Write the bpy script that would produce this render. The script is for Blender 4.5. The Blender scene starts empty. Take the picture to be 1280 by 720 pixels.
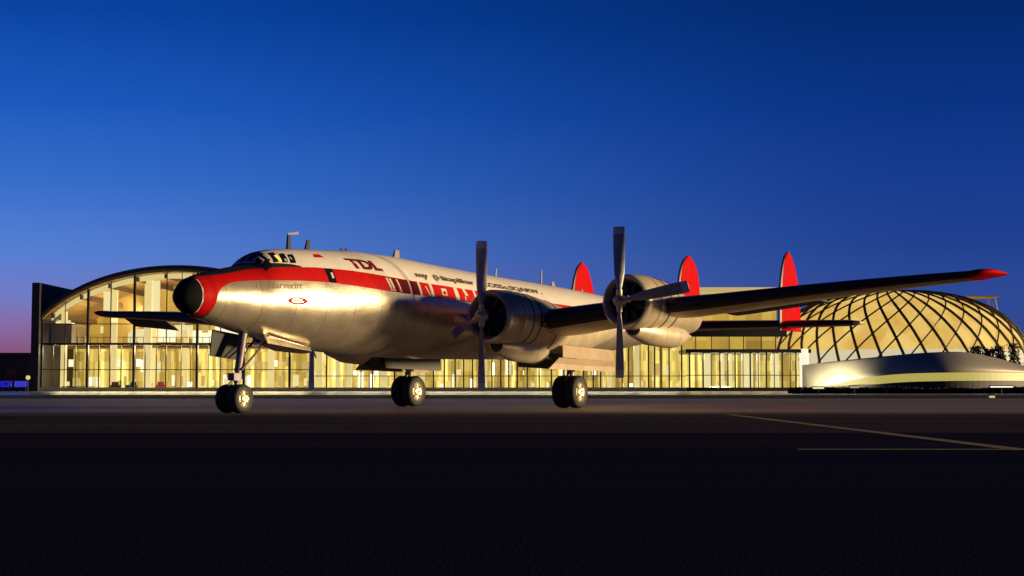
import bpy, bmesh, math, random
from mathutils import Vector, noise
random.seed(7)
PI = math.pi
sc = bpy.context.scene
COL = sc.collection
W = bpy.data.worlds.new("World"); sc.world = W; W.use_nodes = True

# ---------------------------------------------------------------- helpers
def s2l(c):
    c /= 255.0
    return c/12.92 if c <= .04045 else ((c+.055)/1.055)**2.4
def rgb(r, g, b): return (s2l(r), s2l(g), s2l(b), 1)

CH, CF, HORIZ = 0.8475, 1858.78, 481.08          # eye height, focal length, horizon row (photo 1280 wide)
PIT = math.atan((HORIZ-360)/CF)
def P(px, py, D):
    """measured photo point -> world point on the plane y = D"""
    u, r = 360-py, px-640
    dy = CF*math.cos(PIT)-u*math.sin(PIT); dz = CF*math.sin(PIT)+u*math.cos(PIT)
    return Vector((r/dy*D, D, CH+dz/dy*D))
def PX(px, D): return P(px, HORIZ, D).x
def PZ(py, D): return P(640, py, D).z

class MB:
    def __init__(s): s.v = []; s.f = []; s.m = []
    def add(s, vs, fs, mi=0):
        b = len(s.v); s.v += [tuple(v) for v in vs]
        for f in fs: s.f.append(tuple(b+i for i in f)); s.m.append(mi)
    def box(s, x0, x1, y0, y1, z0, z1, mi=0):
        vs = [(x, y, z) for z in (z0, z1) for y in (y0, y1) for x in (x0, x1)]
        s.add(vs, [(0,2,3,1),(4,5,7,6),(0,1,5,4),(2,6,7,3),(0,4,6,2),(1,3,7,5)], mi)
    def tube(s, pts, r, n=8, mi=0, cap=True):
        pts = [Vector(p) for p in pts]; rs = r if isinstance(r, (list, tuple)) else [r]*len(pts)
        vs = []
        up = None
        for i, p in enumerate(pts):
            t = (pts[min(i+1, len(pts)-1)]-pts[max(i-1, 0)]).normalized()
            if up is None: up = Vector((0,0,1)) if abs(t.z) < .9 else Vector((1,0,0))
            a = t.cross(up).normalized(); b = a.cross(t).normalized(); up = b
            for k in range(n):
                q = 2*PI*k/n
                vs.append(p+a*math.cos(q)*rs[i]+b*math.sin(q)*rs[i])
        fs = []
        for i in range(len(pts)-1):
            for k in range(n): fs.append((i*n+k, i*n+(k+1)%n, (i+1)*n+(k+1)%n, (i+1)*n+k))
        if cap: fs.append(tuple(range(n))[::-1]); fs.append(tuple((len(pts)-1)*n+k for k in range(n)))
        s.add(vs, fs, mi)
    def rings(s, rings, mi=0, closed=True, cap=True):
        n = len(rings[0]); vs = [v for r in rings for v in r]; fs = []
        for i in range(len(rings)-1):
            for k in range(n if closed else n-1):
                fs.append((i*n+k, i*n+(k+1)%n, (i+1)*n+(k+1)%n, (i+1)*n+k))
        if cap: fs.append(tuple(range(n))[::-1]); fs.append(tuple((len(rings)-1)*n+k for k in range(n)))
        s.add(vs, fs, mi)
    def build(s, name, mats, parent=None, smooth=False, bevel=0, angle=35):
        me = bpy.data.meshes.new(name)
        me.from_pydata(s.v, [], s.f)
        if not isinstance(mats, (list, tuple)): mats = [mats]
        for m in mats: me.materials.append(m)
        me.polygons.foreach_set('material_index', s.m)
        bm = bmesh.new(); bm.from_mesh(me)
        bmesh.ops.remove_doubles(bm, verts=bm.verts, dist=1e-5)
        bmesh.ops.recalc_face_normals(bm, faces=bm.faces)
        if smooth:
            for f in bm.faces: f.smooth = True
            for e in bm.edges:
                if len(e.link_faces) == 2 and e.calc_face_angle(0) > math.radians(angle): e.smooth = False
        bm.to_mesh(me); bm.free()
        o = bpy.data.objects.new(name, me); COL.objects.link(o)
        if parent: o.parent = parent
        if bevel:
            b = o.modifiers.new('bevel', 'BEVEL'); b.width = bevel; b.segments = 2; b.limit_method = 'ANGLE'
        return o

def tag(o, label=None, cat=None, group=None, kind=None):
    if label: o['label'] = label
    if cat: o['category'] = cat
    if group: o['group'] = group
    if kind: o['kind'] = kind
    return o
def thing(name, label, cat, loc=(0,0,0), rz=0, group=None):
    o = bpy.data.objects.new(name, None); COL.objects.link(o)
    o.location = loc; o.rotation_euler = (0, 0, rz); o.empty_display_size = .5
    return tag(o, label, cat, group)

# ---------------------------------------------------------------- materials
def mat(name, col, rough=.5, metal=0, spec=.5, noise_scale=None, noise_amt=.3, bump=0, coord='Object', stretch=(1,1,1), emit=None, estr=0, bump_scale=None):
    m = bpy.data.materials.new(name); m.use_nodes = True
    nt = m.node_tree; b = nt.nodes['Principled BSDF']
    b.inputs['Base Color'].default_value = col; b.inputs['Roughness'].default_value = rough
    b.inputs['Metallic'].default_value = metal; b.inputs['Specular IOR Level'].default_value = spec
    if emit: b.inputs['Emission Color'].default_value = emit; b.inputs['Emission Strength'].default_value = estr
    if noise_scale:
        tc = nt.nodes.new('ShaderNodeTexCoord'); mp = nt.nodes.new('ShaderNodeMapping'); mp.inputs['Scale'].default_value = stretch
        nt.links.new(tc.outputs[coord], mp.inputs[0])
        n = nt.nodes.new('ShaderNodeTexNoise'); n.inputs['Scale'].default_value = noise_scale; n.inputs['Detail'].default_value = 6
        nt.links.new(mp.outputs[0], n.inputs['Vector'])
        mr = nt.nodes.new('ShaderNodeMapRange'); mr.inputs['From Min'].default_value = .3; mr.inputs['From Max'].default_value = .7
        mr.inputs['To Min'].default_value = 1-noise_amt; mr.inputs['To Max'].default_value = 1+noise_amt
        nt.links.new(n.outputs['Fac'], mr.inputs[0])
        mx = nt.nodes.new('ShaderNodeVectorMath'); mx.operation = 'SCALE'
        mx.inputs[0].default_value = col[:3]; nt.links.new(mr.outputs[0], mx.inputs['Scale'])
        nt.links.new(mx.outputs[0], b.inputs['Base Color'])
        if bump:
            n2 = n
            if bump_scale:
                n2 = nt.nodes.new('ShaderNodeTexNoise'); n2.inputs['Scale'].default_value = bump_scale; n2.inputs['Detail'].default_value = 4
                nt.links.new(mp.outputs[0], n2.inputs['Vector'])
            bp = nt.nodes.new('ShaderNodeBump'); bp.inputs['Strength'].default_value = bump; bp.inputs['Distance'].default_value = .02
            nt.links.new(n2.outputs['Fac'], bp.inputs['Height']); nt.links.new(bp.outputs[0], b.inputs['Normal'])
    return m

def mathn(nt, op, a, b=None):
    n = nt.nodes.new('ShaderNodeMath'); n.operation = op
    for i, v in enumerate((a, b)):
        if v is None: continue
        if isinstance(v, (int, float)): n.inputs[i].default_value = v
        else: nt.links.new(v, n.inputs[i])
    return n.outputs[0]

def aluminium(name, base=(.76,.68,.54), rough=.29, panel=(1.25, 50.), wave=.34, metal=.70):
    """polished skin: sheet seams with a row of panel-to-panel tone changes, small dents"""
    m = bpy.data.materials.new(name); m.use_nodes = True; nt = m.node_tree; b = nt.nodes['Principled BSDF']
    b.inputs['Metallic'].default_value = metal; b.inputs['Specular IOR Level'].default_value = .3
    tc = nt.nodes.new('ShaderNodeTexCoord'); sp = nt.nodes.new('ShaderNodeSeparateXYZ'); nt.links.new(tc.outputs['Object'], sp.inputs[0])
    ix = mathn(nt, 'FLOOR', mathn(nt, 'DIVIDE', sp.outputs['X'], panel[0]))
    iz = mathn(nt, 'FLOOR', mathn(nt, 'DIVIDE', sp.outputs['Z'], panel[1]))
    cb = nt.nodes.new('ShaderNodeCombineXYZ'); nt.links.new(ix, cb.inputs[0]); nt.links.new(iz, cb.inputs[1])
    wn = nt.nodes.new('ShaderNodeTexWhiteNoise'); wn.noise_dimensions = '2D'; nt.links.new(cb.outputs[0], wn.inputs['Vector'])
    fx = mathn(nt, 'FRACT', mathn(nt, 'DIVIDE', sp.outputs['X'], panel[0])); fz = mathn(nt, 'FRACT', mathn(nt, 'DIVIDE', sp.outputs['Z'], panel[1]))
    seam = mathn(nt, 'MAXIMUM', mathn(nt, 'LESS_THAN', fx, .022/panel[0]), mathn(nt, 'LESS_THAN', fz, .016/panel[1]))
    no = nt.nodes.new('ShaderNodeTexNoise'); no.inputs['Scale'].default_value = 1.6; no.inputs['Detail'].default_value = 8; nt.links.new(tc.outputs['Object'], no.inputs['Vector'])
    v = mathn(nt, 'ADD', mathn(nt, 'MULTIPLY', wn.outputs['Value'], .07), mathn(nt, 'MULTIPLY', no.outputs['Fac'], .55))
    v = mathn(nt, 'ADD', v, .62); v = mathn(nt, 'MULTIPLY', v, mathn(nt, 'SUBTRACT', 1, mathn(nt, 'MULTIPLY', seam, .42)))
    sc_ = nt.nodes.new('ShaderNodeVectorMath'); sc_.operation = 'SCALE'; sc_.inputs[0].default_value = base; nt.links.new(v, sc_.inputs['Scale'])
    nt.links.new(sc_.outputs[0], b.inputs['Base Color'])
    r = mathn(nt, 'ADD', rough-.08, mathn(nt, 'MULTIPLY', wn.outputs['Value'], .03)); r = mathn(nt, 'ADD', r, mathn(nt, 'MULTIPLY', no.outputs['Fac'], .16))
    nt.links.new(r, b.inputs['Roughness'])
    n2 = nt.nodes.new('ShaderNodeTexNoise'); n2.inputs['Scale'].default_value = 2.2; n2.inputs['Detail'].default_value = 3; mp = nt.nodes.new('ShaderNodeMapping'); mp.inputs['Scale'].default_value = (.55, 1, 1.1); nt.links.new(tc.outputs['Object'], mp.inputs[0]); nt.links.new(mp.outputs[0], n2.inputs['Vector'])
    h = mathn(nt, 'ADD', mathn(nt, 'MULTIPLY', n2.outputs['Fac'], .6), mathn(nt, 'MULTIPLY', wn.outputs['Value'], .03))
    h = mathn(nt, 'SUBTRACT', h, mathn(nt, 'MULTIPLY', seam, .12))
    bp = nt.nodes.new('ShaderNodeBump'); bp.inputs['Strength'].default_value = wave; bp.inputs['Distance'].default_value = .06
    nt.links.new(h, bp.inputs['Height']); nt.links.new(bp.outputs[0], b.inputs['Normal'])
    return m

M = {}
M['alum'] = aluminium('polished_aluminium')
M['alum_wing'] = aluminium('wing_aluminium', base=(.85,.70,.45), rough=.5, panel=(.9, 50.), wave=.06, metal=.10)
M['alum_nac'] = aluminium('nacelle_aluminium', base=(.88,.77,.56), rough=.33, panel=(.95, 50.), wave=.40, metal=.45)
M['white'] = mat('crown_white_paint', (.80,.76,.72,1), .42, 0, .35, noise_scale=2.5, noise_amt=.07)
M['red'] = mat('red_paint', (.50,.006,.008,1), .55, 0, .1, noise_scale=3, noise_amt=.12)
M['fin_red'] = mat('tail_red_paint', (.56,.004,.008,1), .6, 0, .03, noise_scale=3, noise_amt=.10)
M['black'] = mat('matt_black_paint', (.009,.010,.014,1), .55, noise_scale=4, noise_amt=.2)
M['radome'] = mat('radome_black', (.006,.007,.012,1), .75, 0, .2)
M['boot'] = mat('rubber_deicing_boot', (.010,.012,.020,1), .45, noise_scale=4, noise_amt=.25)
M['tyre'] = mat('tyre_rubber', (.014,.013,.013,1), .7, noise_scale=12, noise_amt=.25)
M['hubcap'] = mat('wheel_hub_metal', (.75,.68,.5,1), .35, .7, noise_scale=9, noise_amt=.3)
M['gearleg'] = mat('gear_leg_metal', (.20,.18,.20,1), .5, .4, noise_scale=6, noise_amt=.2)
M['chrome'] = mat('oleo_chrome', (.8,.78,.74,1), .15, 1)
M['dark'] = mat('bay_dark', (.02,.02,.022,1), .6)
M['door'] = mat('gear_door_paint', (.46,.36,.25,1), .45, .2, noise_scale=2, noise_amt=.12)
M['doordark'] = mat('gear_door_shaded', (.05,.055,.06,1), .5)  # dark door copy: shade of the unlit leaves put into the colour
M['blade'] = mat('propeller_blade_grey', (.40,.39,.42,1), .5, .25, noise_scale=5, noise_amt=.15)
M['bladetip'] = mat('propeller_tip', (.80,.78,.74,1), .5)
M['hub'] = mat('propeller_hub_metal', (.85,.76,.5,1), .45, .4, noise_scale=9, noise_amt=.3)
M['engine'] = mat('engine_black', (.02,.02,.022,1), .5, .3)
M['exhaust'] = mat('exhaust_stain_metal', (.16,.10,.06,1), .4, .7, noise_scale=5, noise_amt=.3)
M['glass'] = mat('cockpit_glass', (.010,.012,.016,1), .05, 0, .8)
M['lit_instr'] = mat('lit_cockpit_lamp', (.8,.6,.1,1), .4, emit=(1,.62,.08,1), estr=.75)
M['winpale'] = mat('pale_window_glint', (.74,.68,.58,1), .2)
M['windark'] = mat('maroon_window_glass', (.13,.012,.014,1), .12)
M['ink'] = mat('maroon_lettering', (.19,.006,.012,1), .4)
M['inkgrey'] = mat('brown_lettering', (.12,.09,.07,1), .5)
M['inkfaint'] = mat('faint_lettering', (.30,.24,.18,1), .5)
M['mastp'] = mat('antenna_pale_grey', (.30,.28,.28,1), .6, 0, .15)
M['mast'] = mat('antenna_blue_grey', (.03,.04,.08,1), .6, 0, .2)

# ================================================================ AIRLINER
NX, NY, YAW = -9.6465, 42.6813, 0.5624
plane = thing('airliner', 'silver four-engined propeller airliner with red stripe and three red tail fins parked on the apron', 'airplane', (NX, NY, 0), PI/2-YAW)

def lerp_tab(tab, x):
    if x <= tab[0][0]: return tab[0][1]
    for i in range(len(tab)-1):
        (a, u), (b, v) = tab[i], tab[i+1]
        if x <= b:
            # Catmull style cubic through the table
            m0 = (v-u)/(b-a) if i == 0 else (v-tab[i-1][1])/(b-tab[i-1][0])
            m1 = (v-u)/(b-a) if i+2 >= len(tab) else (tab[i+2][1]-u)/(tab[i+2][0]-a)
            if i > 0 and (u-tab[i-1][1])*(v-u) <= 0: m0 = 0
            if i+2 < len(tab) and (v-u)*(tab[i+2][1]-v) <= 0: m1 = 0
            t = (x-a)/(b-a); d = b-a
            return (2*t**3-3*t**2+1)*u+(t**3-2*t**2+t)*d*m0+(-2*t**3+3*t**2)*v+(t**3-t**2)*d*m1
    return tab[-1][1]
TOP = [(0,3.40),(.06,3.58),(.18,3.74),(.45,3.95),(.94,4.11),(1.4,4.22),(2.1,4.37),(2.75,4.53),(3.06,4.80),(3.5,4.97),(4.45,5.10),(6.4,5.22),(8.06,5.29),(9.8,5.27),(11.7,5.18),(13.7,5.09),(15.8,5.01),(18.1,4.94),(21.8,4.82),(25.2,4.66),(29,4.50),(32,4.36),(34,4.15),(35.2,3.9)]
BOT = [(0,3.36),(.06,3.20),(.18,3.06),(.45,2.90),(.96,2.76),(2,2.54),(3.4,2.29),(4.5,2.12),(6,1.95),(8.1,1.83),(10.8,1.77),(13.7,1.78),(18,1.84),(22,2.0),(25,2.22),(29,2.68),(32,3.08),(34,3.38),(35.2,3.7)]
WID = [(0,.02),(.06,.20),(.18,.34),(.45,.53),(.94,.68),(2,.93),(3.06,1.17),(4.5,1.42),(6.4,1.63),(8.1,1.72),(10.8,1.75),(18,1.73),(22,1.62),(25,1.42),(29,1.0),(32,.62),(34,.34),(35.2,.06)]
MID = [(0,3.38),(.45,3.42),(.94,3.42),(2,3.40),(3.06,3.38),(4.5,3.40),(6.4,3.48),(8.1,3.53),(10.8,3.52),(18,3.42),(25,3.5),(32,3.75),(35.2,3.8)]
def S(X, th, off=0.):
    """point on the port skin: station X, angle th from the crown (pi = keel); negative th = starboard"""
    t, b, w, c = (lerp_tab(T, X) for T in (TOP, BOT, WID, MID))
    h = (t-c) if math.cos(th) > 0 else (c-b)
    y = w*math.sin(th); z = c+h*math.cos(th)
    if off:
        n = Vector((math.sin(th)/max(w, .05), math.cos(th)/max(h, .05))).normalized(); y += n.x*off; z += n.y*off
    return Vector((X, -y, z))
def th_at(X, z):
    """angle on the skin at height z"""
    t, b, c = (lerp_tab(T, X) for T in (TOP, BOT, MID))
    q = (z-c)/((t-c) if z > c else (c-b))
    return math.acos(max(-1, min(1, q)))
# stripe edges (heights on the port skin)
ZR_TOP = [(.5,4.0),(.98,4.04),(1.65,4.15),(2.3,4.28),(3.12,4.39),(3.9,4.45),(5,4.50),(6.4,4.49),(7.9,4.41),(9.6,4.32),(11.4,4.26),(13.5,4.19),(16.7,4.07),(18.4,4.0),(24,3.9),(35.2,3.8)]
ZR_BOT = [(.5,2.0),(.80,2.6),(.90,3.0),(.98,3.45),(1.08,3.62),(1.22,3.72),(1.54,3.85),(2.1,3.93),(3,3.99),(4.8,4.04),(6.1,4.0),(7.7,3.91),(9.4,3.85),(11.2,3.81),(12.8,3.74),(16.7,3.68),(18.4,3.66),(24,3.6),(35.2,3.5)]
ZK = [(2.75,4.53),(3.2,4.54),(3.6,4.55),(3.95,4.54),(4.25,4.50)]

def fuselage():
    xs = [.50,.515,.535,.57,.62,.68,.74,.80,.83,.86,.89,.92,.94,.96,.98,1.01,1.04,1.08,1.12,1.17,1.22,1.30,1.4,1.54,1.7,1.9,2.1,2.3,2.5,2.65,2.75,2.85,2.95,3.06,3.2,3.35,3.5,3.7,3.95,4.1,4.25,4.45,4.8,5.2,5.6,6,6.5]
    x = 7.
    while x < 35: xs.append(x); x += .5
    xs += [34.9, 35.1, 35.2]
    n0, n1, n2, n3 = 5, 3, 5, 16
    mb = MB(); N = n0+n1+n2+n3
    def ths(X):
        t1 = th_at(X, lerp_tab(ZR_TOP, X)); zb = lerp_tab(ZR_BOT, X); t2 = th_at(X, zb)
        if X < 2.75: t0 = t1*.02+.001
        elif X < 4.25: t0 = min(th_at(X, lerp_tab(ZK, X)), t1-.01)
        else: t0 = t1-.02
        t2 = max(t2, t1+.02); t2 = min(t2, PI-.02)
        o = [t0*i/n0 for i in range(n0)]+[t0+(t1-t0)*i/n1 for i in range(n1)]+[t1+(t2-t1)*i/n2 for i in range(n2)]+[t2+(PI-t2)*i/n3 for i in range(n3+1)]
        return o
    rows = []
    for X in xs:
        t = ths(X); rows.append([S(X, a) for a in t]+[S(X, -a) for a in t[-2:0:-1]])
    n = len(rows[0]); b = 0
    vs = [v for r in rows for v in r]; mb.v = [tuple(v) for v in vs]
    for i in range(len(xs)-1):
        xm = (xs[i]+xs[i+1])/2
        for k in range(n):
            kk = k if k < N else n-1-k
            if kk < n0: mi = 1 if xm > 2.75 else 2
            elif kk < n0+n1: mi = 1 if xm > 4.25 else 2
            elif kk < n0+n1+n2: mi = 3
            else: mi = 0 if xm > .72 else 3
            if xm < .535: mi = 1
            mb.f.append((i*n+k, i*n+(k+1)%n, (i+1)*n+(k+1)%n, (i+1)*n+k)); mb.m.append(mi)
    mb.f.append(tuple((len(xs)-1)*n+k for k in range(n))); mb.m.append(0)
    mb.f.append(tuple(range(n))); mb.m.append(1)
    return mb.build('fuselage', [M['alum'], M['white'], M['black'], M['red']], plane, True, angle=40)
fus = fuselage()
mb = MB()
mb.rings([[S(X, 2*PI*k/40) for k in range(40)] for X in (0,.012,.03,.06,.1,.15,.22,.32,.42,.499)])
mb.build('radome', M['radome'], fus, True, angle=60)

def patch(name, x0, x1, t0, t1, m, off=.008, nx=3, nt=4, parent=None, sl=0., trap=0., side=1):
    """a thin plate lying on the skin between two stations and two heights or angles"""
    mb = MB(); g = []
    for d in (off, -.03):
        for i in range(nx+1):
            for j in range(nt+1):
                v = j/nt; u = i/nx
                X = x0+(x1-x0)*u+sl*v+trap*v*(1-2*u)
                g.append(S(X, side*(t0+(t1-t0)*v), d))
    n = (nx+1)*(nt+1); fs = []
    I = lambda i, j, d=0: d*n+i*(nt+1)+j
    for i in range(nx):
        for j in range(nt):
            fs += [(I(i,j),I(i+1,j),I(i+1,j+1),I(i,j+1)), (I(i,j,1),I(i,j+1,1),I(i+1,j+1,1),I(i+1,j,1))]
    for i in range(nx): fs += [(I(i,0),I(i,0,1),I(i+1,0,1),I(i+1,0)), (I(i,nt),I(i+1,nt),I(i+1,nt,1),I(i,nt,1))]
    for j in range(nt): fs += [(I(0,j),I(0,j+1),I(0,j+1,1),I(0,j,1)), (I(nx,j),I(nx,j,1),I(nx,j+1,1),I(nx,j+1))]
    mb.add(g, fs); return mb.build(name, m, parent or fus)
def zpatch(name, x0, x1, z0, z1, m, **k):
    return patch(name, x0, x1, th_at((x0+x1)/2, z1), th_at((x0+x1)/2, z0), m, **k)
# cockpit glazing: windscreen panes across the front, side panes behind
for a, b in ((-.80,-.60),(-.52,-.31),(-.23,-.03),(.03,.23),(.31,.52),(.60,.80)):
    k = .10*abs(a+b)/2
    patch('cockpit_window', 2.83+k, 3.10+k, a, b, M['glass'], nx=6, nt=4)
for sd in (1, -1):
    for (x0, x1, sl) in ((3.02,3.24,.10),(3.30,3.52,.14),(3.60,3.82,.16),(3.90,4.12,.16)):
        c = (x0+x1)/2
        patch('cockpit_window', x0+sl, x1+sl, th_at(c, 4.86), th_at(c, 4.585), M['glass'], side=sd, sl=-sl, nx=4)
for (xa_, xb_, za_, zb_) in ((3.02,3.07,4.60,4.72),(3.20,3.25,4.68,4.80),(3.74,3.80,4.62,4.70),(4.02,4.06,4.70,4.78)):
    patch('window_glint', xa_, xb_, th_at((xa_+xb_)/2, zb_), th_at((xa_+xb_)/2, za_), M['winpale'], off=.013)  # pale plates painted as light reflected on the panes
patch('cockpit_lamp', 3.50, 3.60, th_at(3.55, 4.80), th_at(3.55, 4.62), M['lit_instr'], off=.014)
# windows in the red stripe, as the photo shows them from front to back
def win(x0, x1, m, name='cabin_window', zt=0, zb=0, **k):
    c = (x0+x1)/2
    return zpatch(name, x0, x1, lerp_tab(ZR_BOT, c)+zb, lerp_tab(ZR_TOP, c)+zt, m, **k)
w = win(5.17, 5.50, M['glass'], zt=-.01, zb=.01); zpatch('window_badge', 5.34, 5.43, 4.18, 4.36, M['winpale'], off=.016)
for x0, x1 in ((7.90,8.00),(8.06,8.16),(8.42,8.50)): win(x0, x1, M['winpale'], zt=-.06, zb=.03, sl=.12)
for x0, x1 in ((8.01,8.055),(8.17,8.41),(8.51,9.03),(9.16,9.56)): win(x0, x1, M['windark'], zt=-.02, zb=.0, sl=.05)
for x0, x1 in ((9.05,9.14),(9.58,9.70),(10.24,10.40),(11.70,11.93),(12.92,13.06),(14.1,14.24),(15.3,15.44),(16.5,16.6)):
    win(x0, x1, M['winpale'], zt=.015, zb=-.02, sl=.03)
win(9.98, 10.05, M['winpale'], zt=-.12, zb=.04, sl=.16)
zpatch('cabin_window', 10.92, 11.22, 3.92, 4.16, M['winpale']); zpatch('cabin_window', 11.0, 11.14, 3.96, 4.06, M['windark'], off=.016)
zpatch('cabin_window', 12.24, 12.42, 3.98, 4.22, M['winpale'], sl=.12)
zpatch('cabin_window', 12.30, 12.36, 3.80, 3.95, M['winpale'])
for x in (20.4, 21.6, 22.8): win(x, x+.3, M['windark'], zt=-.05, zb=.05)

def lettering(name, text, X0, z0, size, m, shear=0, stretch=1., off=.007, parent=None, spacing=1., slope=0., bold=0.):
    cu = bpy.data.curves.new(name, 'FONT'); cu.body = text; cu.size = size; cu.shear = shear; cu.space_character = spacing; cu.offset = bold
    cu.resolution_u = 3
    to = bpy.data.objects.new('tmp_text', cu); COL.objects.link(to)
    dg = bpy.context.evaluated_depsgraph_get(); me = bpy.data.meshes.new_from_object(to.evaluated_get(dg))
    bpy.data.objects.remove(to)
    bm = bmesh.new(); bm.from_mesh(me)
    bmesh.ops.triangulate(bm, faces=bm.faces)
    bmesh.ops.subdivide_edges(bm, edges=[e for e in bm.edges if e.calc_length() > size*.25], cuts=1)
    bmesh.ops.solidify(bm, geom=bm.faces, thickness=.0) if False else None
    for v in bm.verts:
        X = X0+v.co.x*stretch; dz = v.co.y
        t = th_at(X, z0+slope*(X-X0))
        r = .5*(lerp_tab(TOP, X)-lerp_tab(BOT, X))
        v.co = S(X, t-dz/r, off)
    bm.to_mesh(me); bm.free(); me.name = name; me.materials.clear(); me.materials.append(m)
    o = bpy.data.objects.new(name, me); COL.objects.link(o); o.parent = parent or fus
    return o
lettering('lettering', 'TDL', 6.52, 4.60, .60, M['ink'], shear=-.10, stretch=1.30, spacing=1.0, slope=-.008, bold=.028)
xw = 9.72
for wd in ('my', '(Hitaplikar', 'COSSo.SQARW', '.'):
    lettering('lettering', wd, xw, 4.50-.020*(xw-9.7), .30, M['inkgrey'], stretch=1.95 if xw > 11 else 2.0, slope=-.020, bold=.012)
    xw += {'my': 1.05, '(Hitaplikar': 3.15, 'COSSo.SQARW': 4.1, '.': 1}[wd]
xw = 2.30
for wd in ('L.', 'Starveritt'):
    lettering('lettering', wd, xw, 3.73+.03*(xw-2.3), .25, M['inkfaint'], shear=.4, stretch=1.32, slope=.03, bold=.003); xw += .42
# red ring emblem and shield on the nose
def ring_emblem(name, X0, z0, rx, rz, wd, m, off=.008):
    mb = MB(); n = 28; vs = []
    for k in range(n):
        a = 2*PI*k/n
        for s_ in (1, 1-wd):
            X = X0+rx*s_*math.cos(a); vs.append(S(X, th_at(X, z0+rz*s_*math.sin(a)*(1 if s_ == 1 else .8)), off))
    mb.add(vs, [(2*k, 2*k+1, (2*k+3) % (2*n), (2*k+2) % (2*n)) for k in range(n)])
    return mb.build(name, m, fus)
ring_emblem('emblem', 3.79, 3.40, .38, .115, .35, M['red']); zpatch('emblem', 3.52, 4.08, 3.385, 3.43, M['red'], off=.01)
zpatch('emblem', 5.20, 5.46, 4.86, 4.96, M['red'], trap=-.08)

# masts and aerials on the crown
def mast(X, h, wd, m, lean=0., th=.02):
    zt = lerp_tab(TOP, X)-.05; mb = MB()
    mb.rings([[(X-wd/2,0-th,zt),(X-wd/2,th,zt),(X+wd/2,th,zt),(X+wd/2,-th,zt)],[(X-wd*.3+lean,-th*.6,zt+h),(X-wd*.3+lean,th*.6,zt+h),(X+wd*.35+lean,th*.6,zt+h),(X+wd*.35+lean,-th*.6,zt+h)]])
    return mb.build('antenna', m, fus)
mast(4.85, .50, .16, M['mast'], 0, .045)
mb = MB(); z = lerp_tab(TOP, 4.85)+.44
mb.rings([[(4.80,-.01,z),(4.80,.01,z),(4.80,.01,z+.06),(4.80,-.01,z+.06)],[(5.05,-.01,z+.03),(5.05,.01,z+.03),(5.05,.01,z+.1),(5.05,-.01,z+.1)],[(5.32,-.01,z+.06),(5.32,.01,z+.06),(5.32,.01,z+.15),(5.32,-.01,z+.15)]])
mb.build('antenna', M['mastp'], fus)
mast(5.75, .36, .22, M['mast'], .06, .04); mast(7.5, .15, .15, M['mast']); mast(7.75, .15, .12, M['mast'])
mast(10.5, .33, .34, M['mastp'], .05, .05); mast(16.9, .38, .12, M['mastp'], .05); mast(20.3, .66, .10, M['mastp'], .02); mast(21.3, .26, .3, M['mastp'], -.1)
mast(23.6, .18, .16, M['mastp'], .05)

# ---------------------------------------------------------------- wings
LE = lambda Y: 12.6+.085*(abs(Y)-1.6)
def chord(Y): return 5.9+(2.05-5.9)*(min(abs(Y), 18.9)-1.6)/17.3
ZLE = [(0,2.55),(1.6,2.68),(3.6,2.92),(5,3.10),(7,3.30),(10,3.46),(13.6,3.74),(16,3.90),(18.6,4.04),(19.8,4.08)]
def zle(Y): return lerp_tab(ZLE, abs(Y))+.0065*Y
def foil(n=12):
    up = []; 
    for i in range(n+1):
        x = .5*(1-math.cos(PI*i/n)); t = 5*(.2969*math.sqrt(x)-.126*x-.3516*x*x+.2843*x**3-.1036*x**4)
        c = .035*(1-(2*x-.9)**2) if x < .9 else .03
        c = .06*(x-x*x)
        up.append((x, c, t))
    return up
FO = foil()
def wring(Y, x0, c, z0, tc, inc=.02, drop=0., off=0.):
    pts = []
    for (x, cm, t) in FO[::-1]: pts.append((x0+c*x-off*(x < .5), -Y, z0-inc*c*x+c*cm*.5+c*tc*t+off+.0*drop))
    for (x, cm, t) in FO[1:-1]: pts.append((x0+c*x-off*(x < .5), -Y, z0-inc*c*x+c*cm*.5-c*tc*t-off))
    return pts
def tcr(Y): return .185+(.135-.185)*(abs(Y)-1.6)/17.3
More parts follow.
